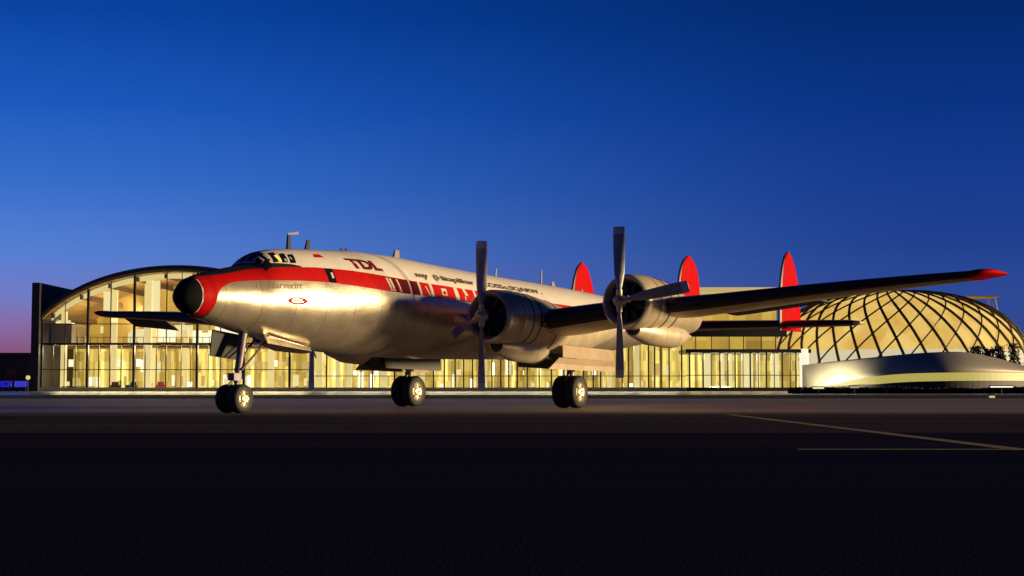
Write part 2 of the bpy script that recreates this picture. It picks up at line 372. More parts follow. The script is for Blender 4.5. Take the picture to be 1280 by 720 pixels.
for sd in (1, -1):
    ys = [.6, 1.6, 3, 4.6, 5.5, 6.5, 7.4, 9, 10.5, 12, 13.5, 15, 16.5, 17.6, 18.2, 18.7]
    mb = MB(); mb.rings([wring(sd*y, LE(y), chord(y), zle(sd*y), tcr(y)) for y in ys])
    wg = mb.build('wing', M['alum_wing'], plane, True, angle=50)
    # rubber boot wrapped round the leading edge
    for (ya, yb) in ((4.6, 7.4), (9.0, 18.7)):
        mb = MB(); rr = []
        for y in [v for v in ys if ya-.01 <= v <= yb+.01]:
            r = wring(sd*y, LE(y), chord(y), zle(sd*y), tcr(y), off=.012)
            nn = len(FO); k = 2
            rr.append(r[nn-1-k:nn]+r[nn:nn+k])
        mb.rings(rr, closed=False, cap=False); mb.build('leading_edge_boot', M['boot'], wg, True, angle=60)
    # swept red tip
    mb = MB(); rr = []
    for i in range(9):
        u = i/8; y = 18.705+.82*u; k = math.sqrt(max(0, 1-u**2.4))
        c = max(.12, chord(18.7)*(.30+.70*k)); x0 = LE(18.7)+.1+(1-k)*.95*1.0-.1*(1-u)
        rr.append(wring(sd*y, x0, c, zle(sd*y)+.06*math.sin(u*PI*.6), .135*(.40+.60*k), inc=.02))
    mb.rings(rr); mb.build('wing_tip', M['fin_red'], wg, True, angle=60)
    # drooped control surface behind the rear spar
    def surf(name, ya, yb, droop, m, frac=.24):
        mb = MB(); rr = []
        for i in range(6):
            y = ya+(yb-ya)*i/5; c = chord(y); xt = LE(y)+c; zt = zle(sd*y)-.02*c; d = c*frac
            x0, z0 = xt-d*.55, zt+.02; x1, z1 = x0+d*1.05*math.cos(droop), z0-d*1.05*math.sin(droop)
            nx, nz = math.sin(droop), math.cos(droop)
            th = .09*c*.5
            rr.append([(x0-.05, -sd*y, z0), (x0+nx*th*.6, -sd*y, z0+nz*th*.6), ((x0+x1)/2+nx*th*.5, -sd*y, (z0+z1)/2+nz*th*.5), (x1, -sd*y, z1), ((x0+x1)/2-nx*th*.35, -sd*y, (z0+z1)/2-nz*th*.35), (x0-nx*th*.6, -sd*y, z0-nz*th*.6)])
        mb.rings(rr); mb.build(name, m, wg, True, angle=45)
    if sd == 1: surf('flap', 9.6, 13.2, math.radians(8), M['boot'])
    else: surf('aileron', 16.6, 18.9, math.radians(30), M['boot'], .42)
# wing-root fairing
mb = MB()
for sd in (1, -1):
    rr = []
    for i in range(13):
        u = i/12; X = 11.6+8.4*u; k = math.sin(PI*u)**.6
        c = [S(X, sd*1.66, -.02), S(X, sd*1.80)+Vector((0,-sd*.28*k,-.03)), S(X, sd*2.02)+Vector((0,-sd*.70*k,.0)), S(X, sd*2.3)+Vector((0,-sd*.5*k,.05)), S(X, sd*2.6, -.02)]
        c.append(Vector((X, 0, c[-1].z+.1))); c.append(Vector((X, 0, c[0].z)))
        rr.append(c)
    mb.rings(rr)
mb.build('wing_root_fairing', M['alum'], plane, True, angle=70)

# ---------------------------------------------------------------- engines
def nac_ring(X, Y, zc, w, up, lo, n=32):
    r = []
    for k in range(n):
        a = 2*PI*k/n; c_, s_ = math.cos(a), math.sin(a)
        r.append((X, -(Y+w*s_), zc+(up if c_ > 0 else lo)*c_))
    return r
def ntab(T, X): return [lerp_tab([(t[0], t[i]) for t in T], X) for i in (1, 2, 3, 4)]
def nacelle(sd, inner):
    PXx, Y, zc = (10.394, 3.651, 3.23) if inner else (11.643, 8.185, 3.65)
    Y *= sd; zc -= .08
    f = PXx+.38
    if inner: T = [(f+.45,0,.90,.90,.92),(f+1.2,0,.90,.90,.94),(f+2.3,0,.87,.84,1.02),(f+3.3,0,.82,.70,1.14),(f+4.6,-.04,.76,.54,1.14),(f+6,-.10,.66,.36,1.02),(f+7.4,-.12,.50,.25,.72),(f+8.6,-.15,.30,.18,.40),(f+9.7,-.18,.06,.05,.08)]
    else: T = [(f+.45,0,.90,.90,.92),(f+1.2,0,.90,.90,.93),(f+2.2,0,.88,.82,.92),(f+3.2,-.08,.80,.64,.86),(f+4.2,-.20,.66,.48,.74),(f+4.9,-.30,.50,.38,.58),(f+5.15,-.34,.30,.24,.36)]
    mb = MB(); rr = []; x0, x1 = T[0][0], T[-1][0]
    for i in range(33):
        X = x0+(x1-x0)*i/32; dz, w, up, lo = ntab(T, X); rr.append(nac_ring(X, Y, zc+dz, max(w,.03), max(up,.03), max(lo,.03)))
    mb.rings(rr)
    nc = mb.build('nacelle', M['alum_nac'], plane, True, angle=50)
    # cowling: rolled lip, open front
    mb = MB(); prof = [(.42,.62),(.06,.72),(.0,.76),(-.02,.79),(.0,.82),(.07,.865),(.22,.90),(.50,.915),(.80,.918),(.86,.91),(.86,.89)]
    mb.rings([nac_ring(f+a, Y, zc, r, r, r*1.01, 40) for a, r in prof], cap=False)
    mb.build('cowling', M['alum_nac'], nc, True, angle=50)
    for gx in (1.12, 1.5):
        pass
    # cowl flaps gap ring
    mb = MB(); mb.rings([nac_ring(f+a, Y, zc, r, r, r*1.02, 40) for a, r in ((.90,.91),(.90,.92),(1.10,.935),(1.12,.92))], cap=False)
    mb.build('cowl_flap', M['alum_nac'], nc, True, angle=30)
    # engine: dark face, nose case and nine cylinders
    mb = MB(); mb.rings([nac_ring(f+a, Y, zc, r, r, r, 24) for a, r in ((.44,.70),(.40,.68),(.30,.36),(.05,.26),(-.12,.17),(-.2,.12))])
    for k in range(9):
        a = 2*PI*k/9+.2; d = Vector((0, math.sin(a), math.cos(a)))
        mb.tube([Vector((f+.26, -Y, zc))+d*.24, Vector((f+.26, -Y, zc))+d*.66], [.11,.095], 8)
    mb.build('engine', M['engine'], nc, True, angle=40)
    # chin scoop
    mb = MB(); rr = []
    for i in range(17):
        u = i/16; L = 4.4 if not inner else 3.6; X = f+.55+L*u
        k = (.62+.38*min(1, u/.25))*(1 if u < .6 else max(.08, 1-((u-.6)/.4)**1.7))
        zz = zc-(.86 if not inner else .95)-(.16*math.sin(min(1, u*1.3)*PI*.5))
        rr.append(nac_ring(X, Y, zz, .46*k, .40*k, .46*k, 20))
    mb.rings(rr); scp = mb.build('oil_cooler_scoop', M['alum_nac'], nc, True, angle=50)
    mb = MB(); mb.rings([nac_ring(f+.54, Y, zc-(.86 if not inner else .95), .24, .2, .24, 20), nac_ring(f+.62, Y, zc-(.86 if not inner else .95), .22, .18, .22, 20)])
    mb.build('scoop_intake', M['dark'], nc)
    # exhaust stack on the flank, intake on top
    for s2 in (1, -1):
        mb = MB(); p0 = Vector((f+2.1, -(Y+s2*.84), zc-.18)); mb.tube([p0, p0+Vector((.35,-s2*.10,-.05)), p0+Vector((.75,-s2*.14,-.10))], [.12,.13,.12], 10)
        mb.build('exhaust_stack', M['exhaust'], nc, True)
    mb = MB(); rr = []
    for i in range(9):
        u = i/8; X = f+1.0+2.6*u; rr.append(nac_ring(X, Y, zc+.66-.18*u, .28*(1-.5*u), .20*(1-.6*u)+.02, .3, 14))
    mb.rings(rr); mb.build('air_intake', M['alum_nac'], nc, True, angle=50)
    # panel straps round the nacelle
    for gx in ((1.55, 2.05, 3.3) if inner else (1.6, 2.3)):
        dz, w, up, lo = ntab(T, f+gx); mb = MB()
        mb.rings([nac_ring(f+gx+a, Y, zc+dz, w+o, up+o, lo+o, 40) for a, o in ((-.03,.0),(-.03,.012),(.03,.012),(.03,.0))], cap=False)
        mb.build('access_panel_strap', M['exhaust'], nc, True, angle=30)
    return PXx, Y, zc, nc
def blade_mesh(L):
    prof = [(.16,.07,.07,40),(.34,.075,.07,40),(.60,.12,.06,36),(.95,.17,.05,30),(1.4,.185,.036,25),(1.9,.198,.028,21),(2.25,.20,.022,19),(2.42,.195,.018,18),(2.485,.18,.014,18),(2.5,.14,.010,18)]
    out = []
    for r, hw, th, tw in prof:
        r = r if r < .5 else .5+(r-.5)*(L-.5)/2.0
        a = math.radians(tw); ring = []
        for k in range(10):
            q = 2*PI*k/10; cx, tx = hw*math.cos(q), th*math.sin(q)
            ring.append((r, cx*math.cos(a)+tx*math.sin(a), -cx*math.sin(a)+tx*math.cos(a)))   # radius, in-disc, along axis
        out.append(ring)
    return out
def propeller(X, Y, zc, angs):
    mb = MB(); mb.rings([nac_ring(X+a, Y, zc, r, r, r, 20) for a, r in ((-.30,.02),(-.28,.09),(-.16,.12),(-.10,.19),(.10,.21),(.14,.14),(.2,.12))])
    for ang, L in angs:
        a = math.radians(ang); d = Vector((0, -math.cos(a), math.sin(a)))
        mb.tube([Vector((X, -Y, zc)), Vector((X, -Y, zc))+d*.36], [.12,.10], 12)
    hb = mb.build('propeller', M['hub'], plane, True, angle=40)
    for ang, L in angs:
        a = math.radians(ang); d = Vector((0, -math.cos(a), math.sin(a))); t = Vector((0, math.sin(a), math.cos(a))); ax = Vector((1,0,0))
        rr = [[Vector((X, -Y, zc))+d*p[0]+t*p[1]+ax*p[2] for p in ring] for ring in blade_mesh(L)]
        mb = MB(); mb.rings(rr)
        for i in range(len(mb.m)):
            if i >= 60: mb.m[i] = 1
        bl = mb.build('blade', [M['blade'], M['bladetip']], hb, True, angle=50)
NAC = {}
for sd, inner, angs in ((1, True, [(90,2.5),(270,2.5),(208,1.35)]), (1, False, [(90,2.42),(270,2.5),(9,2.5)]), (-1, True, [(270,2.5),(30,2.5),(150,2.5)]), (-1, False, [(270,2.5),(30,2.5),(150,2.5)])):
    x, y, z, nc = nacelle(sd, inner); propeller(x, y, z, angs); NAC[(sd, inner)] = nc

# ---------------------------------------------------------------- tail
mb = MB(); ST = 3.60
def tring(Y, x0, c, z, th=.12): 
    return [(a, -Y, b) for a, _, b in [(p[0], 0, p[2]) for p in wring(0, x0, c, z, th, inc=0)]]
ys = [-8.9,-8.7,-8.2,-7,-5.4,-3,-1.2,-.4,.4,1.2,3,5.4,7,8.2,8.7,8.9]
rr = []
for y in ys:
    u = abs(y)/8.9; c = 3.6*(1-.45*u)*(1 if u < .9 else max(.25, math.sqrt(1-((u-.9)/.105)**2))); x0 = 31.7+1.1*u
    rr.append(tring(y, x0, c, ST, .14))
mb.rings(rr); tp = mb.build('tailplane', M['alum_wing'], plane, True, angle=50)
for sd in (1, -1):
    mb = MB(); rr = []
    for i in range(9):
        y = .9+(8.6-.9)*i/8; u = y/8.9; c = 3.6*(1-.45*u); r = tring(sd*y, 31.7+1.1*u-.006, c, ST, .148); nn = len(FO); rr.append(r[nn-3:nn]+r[nn:nn+2])
    mb.rings(rr, closed=False, cap=False); mb.build('leading_edge_boot', M['boot'], tp, True, angle=60)
def fin(Y, prof):
    """prof: list of (z, x_front, x_back, half thickness)"""
    mb = MB(); rr = []
    for z, xf, xb, th in prof:
        ring = []
        for k in range(20):
            a = 2*PI*k/20; cx = .5*(1-math.cos(a)); s_ = 1 if a < PI else -1
            t = th*2.6*(math.sqrt(max(0, cx))*(1-cx)**.8)
            ring.append((xf+(xb-xf)*cx, -Y+s_*t, z))
        rr.append(ring)
    mb.rings(rr); o = mb.build('tail_fin', M['fin_red'], plane, True, angle=60)
    mb = MB(); rr = []
    for z, xf, xb, th in prof:
        ring = []
        for k in (-3,-2,-1,0,1,2,3):
            a = k*.17; cx = .5*(1-math.cos(a)); t = (th*2.6*(math.sqrt(max(0, cx))*(1-cx)**.8)+.006)*(1 if k >= 0 else -1)
            ring.append((xf-.008+(xb-xf)*cx, -Y+t if k else -Y, z))
        rr.append(ring)
    mb.rings(rr, closed=False, cap=False); mb.build('leading_edge_boot', M['boot'], o, True, angle=70)
    return o
def oval(zb, zt, xf, xb, lean, th, blunt=.55):
    pr = []
    for i in range(17):
        u = i/16; z = zb+(zt-zb)*u
        k = 1 if u < blunt else math.sqrt(max(0.004, 1-((u-blunt)/(1-blunt))**2.0))
        w = (xb-xf)*(1-.18*u); c = (xf+xb)/2+lean*u
        pr.append((z, c-w/2*k-.05*(1-k), c+w/2*k, th*(.4+.6*k)))
    return pr
for sd in (1, -1):
    fin(sd*5.42, oval(3.30, 6.92+.0*sd, 32.0, 34.75, -.15, .11, .30))
fin(0, oval(4.0, 7.05, 32.7, 35.4, .03, .11, .50))

# ---------------------------------------------------------------- undercarriage
def wheel(name, X, Y, R, w, parent, out=1):
    mb = MB(); prof = [(-.5,.62),(-.5,.80),(-.44,.92),(-.30,.985),(-.12,1),(.12,1),(.30,.985),(.44,.92),(.5,.80),(.5,.62)]
    n = 40; rr = [[(X+R*r*math.cos(2*PI*k/n), -Y-w*a, R+R*r*math.sin(2*PI*k/n)) for k in range(n)] for a, r in prof]
    mb.rings(rr, cap=False)
    for s_ in (1, -1):
        cap = [[(X+R*r*math.cos(2*PI*k/n), -Y-w*a*s_, R+R*r*math.sin(2*PI*k/n)) for k in range(n)] for a, r in ((.5,.62),(.44,.58),(.36,.52),(.32,.30),(.40,.26),(.46,.16),(.46,.02))]
        mb.rings(cap, 1, cap=False)
        for k in range(8):
            a = 2*PI*k/8; p = Vector((X+R*.42*math.cos(a), -Y-w*.33*s_, R+R*.42*math.sin(a)))
            mb.tube([p, p+Vector((0,-w*.07*s_,0))], R*.075, 8, 2 if k % 2 else 1)
    return mb.build(name, [M['tyre'], M['hubcap'], M['dark']], parent, True, angle=40)
# nose gear
GX, R = 2.46, .435
mb = MB()
mb.tube([(GX,0,R),(GX+.10,0,.98)], .075, 12); mb.tube([(GX+.09,0,.92),(GX+.42,0,2.75)], [.10,.15], 12)
mb.tube([(GX,-.36,R),(GX,.36,R)], .055, 10)
mb.tube([(GX-.02,0,.52),(GX-.26,0,.84),(GX+.06,0,1.12)], .04, 8)
mb.tube([(GX-.12,.11,1.05),(GX-.12,-.11,1.05)], .05, 8); mb.box(GX-.16,GX+.16,-.13,.13,.98,1.20)
ng = mb.build('nose_gear', M['gearleg'], plane, True, angle=35)
for s_ in (1, -1): wheel('wheel', GX, .25*s_, R, .35, ng)
mb = MB(); mb.tube([(GX+.15,-.14,1.3),(GX+1.35,-.30,2.42)], .035, 8); mb.tube([(GX+.15,.14,1.3),(GX+1.35,.30,2.42)], .035, 8); mb.build('drag_brace', M['gearleg'], ng, True)
mb = MB(); mb.tube([(GX+.9,-.55,2.36),(GX+3.0,-.50,2.02),(GX+3.25,-.44,1.72)], .03, 8); mb.build('retraction_rod', M['chrome'], ng, True)
for s_ in (1, -1):
    mb = MB(); y0 = .42*s_; y1 = .62*s_
    mb.rings([[(GX-.55,-y0,2.50),(GX-.55,-y0-.04,2.50),(GX-.45,-y1-.04,1.72),(GX-.45,-y1,1.72)],[(GX+1.0,-y0,2.34),(GX+1.0,-y0-.04,2.34),(GX+.85,-y1-.04,1.60),(GX+.85,-y1,1.60)]] if s_ < 0 else
             [[(GX+.75,-y0,2.42),(GX+.75,-y0-.03,2.42),(GX+.75,-y1-.03,2.10),(GX+.75,-y1,2.10)],[(GX+2.9,-y0,2.10),(GX+2.9,-y0-.03,2.10),(GX+2.8,-y1-.03,1.90),(GX+2.8,-y1,1.90)]])
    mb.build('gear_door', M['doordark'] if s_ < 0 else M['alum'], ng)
# main gear
def main_gear(sd):
    X, Y, R = 16.271, 3.651*sd, .596
    mb = MB()
    mb.tube([(X,-Y,R),(X+.05,-Y,1.15)], .10, 12); mb.tube([(X+.04,-Y,1.05),(X+.25,-Y,2.6)], [.15,.18], 12)
    mb.tube([(X,-Y-.45,R),(X,-Y+.45,R)], .07, 10); mb.tube([(X-.05,-Y,.7),(X-.34,-Y,1.0),(X,-Y,1.3)], .05, 8)
    mb.tube([(X+.1,-Y,1.3),(X-1.5,-Y,2.4)], .06, 8)
    g = mb.build('main_gear', M['gearleg'], plane, True, angle=35)
    for s_ in (1, -1): wheel('wheel', X, Y+.265*s_, R, .42, g)
    # outboard door in two leaves, inboard door, forward fairing
    yo = Y+.62*sd
    mb = MB()
    mb.rings([[(14.7,-yo,2.25),(14.7,-yo+.04*sd,2.25),(14.55,-yo-.10*sd+.04*sd,1.82),(14.55,-yo-.10*sd,1.82)],[(18.3,-yo,2.15),(18.3,-yo+.04*sd,2.15),(18.35,-yo-.10*sd+.04*sd,1.72),(18.35,-yo-.10*sd,1.72)]])
    mb.build('gear_door', M['door'], g)
    mb = MB()
    mb.rings([[(14.3,-yo-.10*sd,1.81),(14.3,-yo-.06*sd,1.81),(13.7,-yo-.02*sd,1.40),(13.7,-yo+.02*sd,1.40)],[(18.4,-yo-.10*sd,1.71),(18.4,-yo-.06*sd,1.71),(18.55,-yo-.02*sd,1.33),(18.55,-yo+.02*sd,1.33)]])
    mb.build('gear_door', M['door'], g)
    yi = Y-.60*sd
    mb = MB()
    mb.rings([[(13.7,-yi,2.2),(13.7,-yi+.05,2.2),(13.9,-yi+.1*sd+.05,1.48),(13.9,-yi+.1*sd,1.48)],[(17.6,-yi,2.1),(17.6,-yi+.05,2.1),(17.5,-yi+.1*sd+.05,1.40),(17.5,-yi+.1*sd,1.40)]])
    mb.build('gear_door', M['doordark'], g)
    mb = MB()
    rr = []
    for i in range(9):
        u = i/8; X2 = 13.0+1.6*u; rr.append(nac_ring(X2, Y-.1*sd, 1.95-.12*u, .42*math.sin(PI*(.15+.6*u)), .22, .42*math.sin(PI*(.2+.55*u)), 14))
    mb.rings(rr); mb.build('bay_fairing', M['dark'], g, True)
for sd in (1, -1): main_gear(sd)

exec_setting = True
# ================================================================ SETTING
def sheet(name, x0, x1, y0, y1, z, m):
    mb = MB(); mb.add([(x0,y0,z),(x1,y0,z),(x1,y1,z),(x0,y1,z)], [(0,1,2,3)])
    o = mb.build(name, m); tag(o, kind='structure'); return o
def asphalt(name, col, amt=.35, rough=.85, spec=.06, bump=.4):
    return mat(name, col, rough, 0, spec, noise_scale=1.0, noise_amt=amt, bump=bump, bump_scale=60, stretch=(.06,.9,1))
sheet('ground', -6000, 6000, -200, 9000, -.012, asphalt('far_ground', (.03,.034,.02,1), .3, .95, .1))
def slabs(name, c1, c2, sw, sd, joint=.05, spec=.0, rough=.85):
    """concrete slabs with dark joints, per-slab tone, oil stains and tyre smears along x"""
    m = bpy.data.materials.new(name); m.use_nodes = True; nt = m.node_tree; b = nt.nodes['Principled BSDF']
    b.inputs['Roughness'].default_value = rough; b.inputs['Specular IOR Level'].default_value = spec
    tc = nt.nodes.new('ShaderNodeTexCoord'); sp = nt.nodes.new('ShaderNodeSeparateXYZ'); nt.links.new(tc.outputs['Object'], sp.inputs[0])
    ux, uy = mathn(nt, 'DIVIDE', mathn(nt, 'ADD', sp.outputs['X'], 12.7), sw), mathn(nt, 'DIVIDE', sp.outputs['Y'], sd)
    cb = nt.nodes.new('ShaderNodeCombineXYZ'); nt.links.new(mathn(nt, 'FLOOR', ux), cb.inputs[0]); nt.links.new(mathn(nt, 'FLOOR', uy), cb.inputs[1])
    wn = nt.nodes.new('ShaderNodeTexWhiteNoise'); nt.links.new(cb.outputs[0], wn.inputs['Vector'])
    jt = mathn(nt, 'MAXIMUM', mathn(nt, 'LESS_THAN', mathn(nt, 'FRACT', ux), joint/sw), mathn(nt, 'LESS_THAN', mathn(nt, 'FRACT', uy), 3*joint/sd))
    def nz(scale, st, det=5):
        mp = nt.nodes.new('ShaderNodeMapping'); mp.inputs['Scale'].default_value = st; nt.links.new(tc.outputs['Object'], mp.inputs[0])
        n = nt.nodes.new('ShaderNodeTexNoise'); n.inputs['Scale'].default_value = scale; n.inputs['Detail'].default_value = det; nt.links.new(mp.outputs[0], n.inputs['Vector']); return n.outputs['Fac']
    v = mathn(nt, 'ADD', mathn(nt, 'MULTIPLY', wn.outputs['Value'], .22), mathn(nt, 'MULTIPLY', nz(1, (.03,.5,1)), .9))
    st_ = nt.nodes.new('ShaderNodeMapRange'); st_.inputs['From Min'].default_value = .60; st_.inputs['From Max'].default_value = .72; nt.links.new(nz(1, (.12,.10,1), 7), st_.inputs[0])
    v = mathn(nt, 'SUBTRACT', v, mathn(nt, 'MULTIPLY', st_.outputs[0], .35)); v = mathn(nt, 'SUBTRACT', v, mathn(nt, 'MULTIPLY', jt, .4))
    mx = nt.nodes.new('ShaderNodeMix'); mx.data_type = 'RGBA'; mx.inputs['A'].default_value = c1; mx.inputs['B'].default_value = c2; nt.links.new(v, mx.inputs['Factor']); nt.links.new(mx.outputs['Result'], b.inputs['Base Color'])
    n3 = nz(40, (1,1,1), 3); bp = nt.nodes.new('ShaderNodeBump'); bp.inputs['Strength'].default_value = .3; bp.inputs['Distance'].default_value = .01; nt.links.new(n3, bp.inputs['Height']); nt.links.new(bp.outputs[0], b.inputs['Normal'])
    return m
sheet('apron', -400, 400, -60, 20.4, .0, slabs('near_asphalt', (.010,.012,.030,1), (.030,.034,.075,1), 30, 3.1, .03))  # sheets darken towards the camera: light falloff put into their colours
sheet('taxiway', -400, 400, 20.404, 26.5, .0, slabs('falloff_asphalt', (.016,.015,.032,1), (.055,.046,.085,1), 30, 3., .03))
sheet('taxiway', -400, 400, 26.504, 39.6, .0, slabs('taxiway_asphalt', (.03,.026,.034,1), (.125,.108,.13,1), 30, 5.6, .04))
sheet('falloff_strip', -400, 400, 39.604, 43.4, .0, slabs('falloff_concrete_near', (.05,.04,.045,1), (.19,.15,.155,1), 7.5, 1.9))  # added in-between tones that soften the painted falloff
sheet('falloff_strip', -400, 400, 43.404, 46.5, .0, slabs('falloff_concrete_far', (.08,.065,.06,1), (.29,.23,.20,1), 7.5, 2.9, spec=.1, rough=.7))
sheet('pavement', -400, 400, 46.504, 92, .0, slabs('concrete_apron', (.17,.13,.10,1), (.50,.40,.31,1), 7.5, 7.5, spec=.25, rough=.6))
sheet('lawn', -400, 400, 92.01, 126, .0, mat('dark_grass', (.010,.011,.008,1), .95, 0, .1, noise_scale=.8, noise_amt=.5))
sheet('forecourt', -400, 400, 126.01, 199, .0, mat('smooth_forecourt', (.16,.155,.09,1), .30, 0, .5, noise_scale=.5, noise_amt=.3, stretch=(.3,1,1)))
mk = mat('yellow_marking', (.40,.28,.03,1), .6, noise_scale=2, noise_amt=.4, stretch=(1,.5,1))
mb = MB(); 
mb.add([(6.05,42.5,.004),(6.35,42.5,.004),(6.80,19.4,.004),(6.50,19.4,.004)], [(0,1,2,3)]); mb.build('taxi_line', mk)['kind'] = 'structure'
mb = MB(); mb.add([(3.75,19.5,.004),(6.495,19.5,.004),(6.495,19.75,.004),(3.75,19.75,.004)], [(0,1,2,3)]); mb.build('taxi_line', mk)['kind'] = 'structure'

# ---- building materials
def luminous(name, c1, c2, s0, s1, pw, z_split=None):
    """backlit wall of upright panels: each panel has its own brightness"""
    m = bpy.data.materials.new(name); m.use_nodes = True; nt = m.node_tree; b = nt.nodes['Principled BSDF']
    tc = nt.nodes.new('ShaderNodeTexCoord'); sp = nt.nodes.new('ShaderNodeSeparateXYZ'); nt.links.new(tc.outputs['Object'], sp.inputs[0])
    def layer(w, hz, seed):
        cb = nt.nodes.new('ShaderNodeCombineXYZ')
        nt.links.new(mathn(nt, 'FLOOR', mathn(nt, 'DIVIDE', sp.outputs['X'], w)), cb.inputs[0])
        nt.links.new(mathn(nt, 'FLOOR', mathn(nt, 'DIVIDE', sp.outputs['Z'], hz)), cb.inputs[1]); cb.inputs[2].default_value = seed
        wn = nt.nodes.new('ShaderNodeTexWhiteNoise'); nt.links.new(cb.outputs[0], wn.inputs['Vector']); return wn.outputs['Value']
    v = mathn(nt, 'ADD', mathn(nt, 'MULTIPLY', layer(pw, 50, 1), .45), mathn(nt, 'MULTIPLY', layer(pw*2.7, 50, 2), .3))
    v = mathn(nt, 'ADD', v, mathn(nt, 'MULTIPLY', layer(pw*.8, 1.4, 3), .25))
    v = mathn(nt, 'POWER', v, 1.5)
    mx = nt.nodes.new('ShaderNodeMix'); mx.data_type = 'RGBA'; mx.inputs['A'].default_value = c1; mx.inputs['B'].default_value = c2; nt.links.new(v, mx.inputs['Factor'])
    nt.links.new(mx.outputs['Result'], b.inputs['Emission Color'])
    mr = nt.nodes.new('ShaderNodeMapRange'); mr.inputs['To Min'].default_value = s0; mr.inputs['To Max'].default_value = s1; nt.links.new(v, mr.inputs[0]); nt.links.new(mr.outputs[0], b.inputs['Emission Strength'])
    b.inputs['Base Color'].default_value = (.5,.4,.2,1)
    return m
M['lum'] = luminous('luminous_wall', rgb(158,122,28), rgb(252,230,128), .30, 1.6, .5)
M['lumup'] = luminous('upper_luminous_wall', rgb(185,140,38), rgb(236,198,84), .34, .72, 2.3)
M['wood'] = mat('lit_timber', (.50,.33,.11,1), .6, noise_scale=1, noise_amt=.2, stretch=(2,.2,1))
M['steel'] = mat('dark_steel', (.035,.030,.030,1), .5)
M['roofedge'] = mat('roof_edge', (.035,.042,.07,1), .5)
M['white_wall'] = mat('white_render', (.75,.70,.55,1), .6)
M['cream'] = mat('glowing_cream_column', (.78,.7,.5,1), .5, emit=(1,.80,.34,1), estr=.55)  # emission added so the columns look lit; they are no lamps
M['darkwall'] = mat('dark_cladding', (.03,.03,.045,1), .6, noise_scale=1.2, noise_amt=.3)
M['floor'] = mat('pale_floor', (.5,.42,.28,1), .5)
g = bpy.data.materials.new('facade_glass'); g.use_nodes = True; nt = g.node_tree; nt.nodes.clear()
o_ = nt.nodes.new('ShaderNodeOutputMaterial'); mx = nt.nodes.new('ShaderNodeMixShader'); tr = nt.nodes.new('ShaderNodeBsdfTransparent'); gl = nt.nodes.new('ShaderNodeBsdfGlossy')
tr.inputs[0].default_value = (.93,.95,.90,1); gl.inputs['Roughness'].default_value = .03; mx.inputs[0].default_value = .06
nt.links.new(tr.outputs[0], mx.inputs[1]); nt.links.new(gl.outputs[0], mx.inputs[2]); nt.links.new(mx.outputs[0], o_.inputs[0]); M['pane'] = g
def lampmat(name, c, s):
    s *= .8
    return mat(name, (.06,.06,.06,1), .5, emit=c, estr=s)
M['lamp'] = lampmat('warm_lamp', (1,.84,.42,1), .9)
M['lampw'] = lampmat('white_lamp', (1,.92,.62,1), 1.15)
def area(name, loc, rot, sx, sy, power, col, parent=None):
    l = bpy.data.lights.new(name, 'AREA'); l.shape = 'RECTANGLE'; l.size = sx; l.size_y = sy; l.energy = power; l.color = col
    o = bpy.data.objects.new(name, l); COL.objects.link(o); o.location = loc; o.rotation_euler = rot
    if parent: o.parent = parent
    return o

D = 200.
M['lampb'] = lampmat('bright_lamp', (1,.93,.66,1), 2.6); M['dimgold'] = lampmat('dim_gold_case', (.62,.42,.13,1), .95); M['woodd'] = mat('dark_timber', (.20,.12,.04,1), .6, noise_scale=2, noise_amt=.3)
# ---------------------------------------------------------------- arched hall
xl, xr, zs, za = PX(50, D), PX(392, D), PZ(397, D), PZ(335, D)
hall = thing('arched_hall', 'arched glass hall at the left with curved dark roof edge, glowing yellow inside', 'building', ((xl+xr)/2, D, 0))
hw = (xr-xl)/2
L = lambda px: PX(px, D)-(xl+xr)/2
def zarch(x):   # local x
    u = x/hw
    return za-(za-zs)*(1-math.sqrt(max(0, 1-.78*u*u)))/(1-math.sqrt(.22))
N = 40; xs = [-hw+2*hw*i/N for i in range(N+1)]
mb = MB(); mb.rings([[(x, -.7, zarch(x)-.10), (x, -.7, zarch(x)+.34), (x, 24, zarch(x)+.34), (x, 24, zarch(x)-.10)] for x in xs]); 
mb.build('roof', M['roofedge'], hall, True, angle=40)
mb = MB(); mb.rings([[(x, -.6, zarch(x)-.55), (x, -.6, zarch(x)-.16), (x, 23.5, zarch(x)-.16), (x, 23.5, zarch(x)-.55)] for x in [v*.985 for v in xs]])
mb.build('timber_ceiling', M['wood'], hall, True, angle=40)
# ceiling light bands following the arch
mb = MB()
for j, yy in enumerate((1.5,)):
    rr = [[(x, yy, zarch(x)-1.3), (x, yy, zarch(x)-.62), (x, yy+.2, zarch(x)-.62), (x, yy+.2, zarch(x)-1.3)] for x in [v*.95 for v in xs]]
    mb.rings(rr)
mb.build('ceiling_light', lampmat('cove_light', (1,.80,.34,1), .75), hall)
zb, zf = PZ(488, D), PZ(430, D)
mb = MB(); mb.box(-hw, hw, 0, 24, -.3, .12); mb.build('floor', M['floor'], hall)
mb = MB(); mb.box(-hw+.3, hw-.3, 5.5, 22, zf-.35, zf+.05); mb.build('gallery_floor', M['wood'], hall)
mb = MB(); pts = [(x, zarch(x)-.6) for x in xs]
mb.add([(x, 22, .12) for x in xs]+[(x, 22, z) for x, z in pts], [(i, i+1, N+2+i, N+1+i) for i in range(N)]); mb.build('back_wall', M['lumup'], hall)
mb = MB(); mb.box(-hw+.4, hw-.4, 13.6, 13.8, .12, zf-.36); mb.build('luminous_wall', M['lum'], hall)
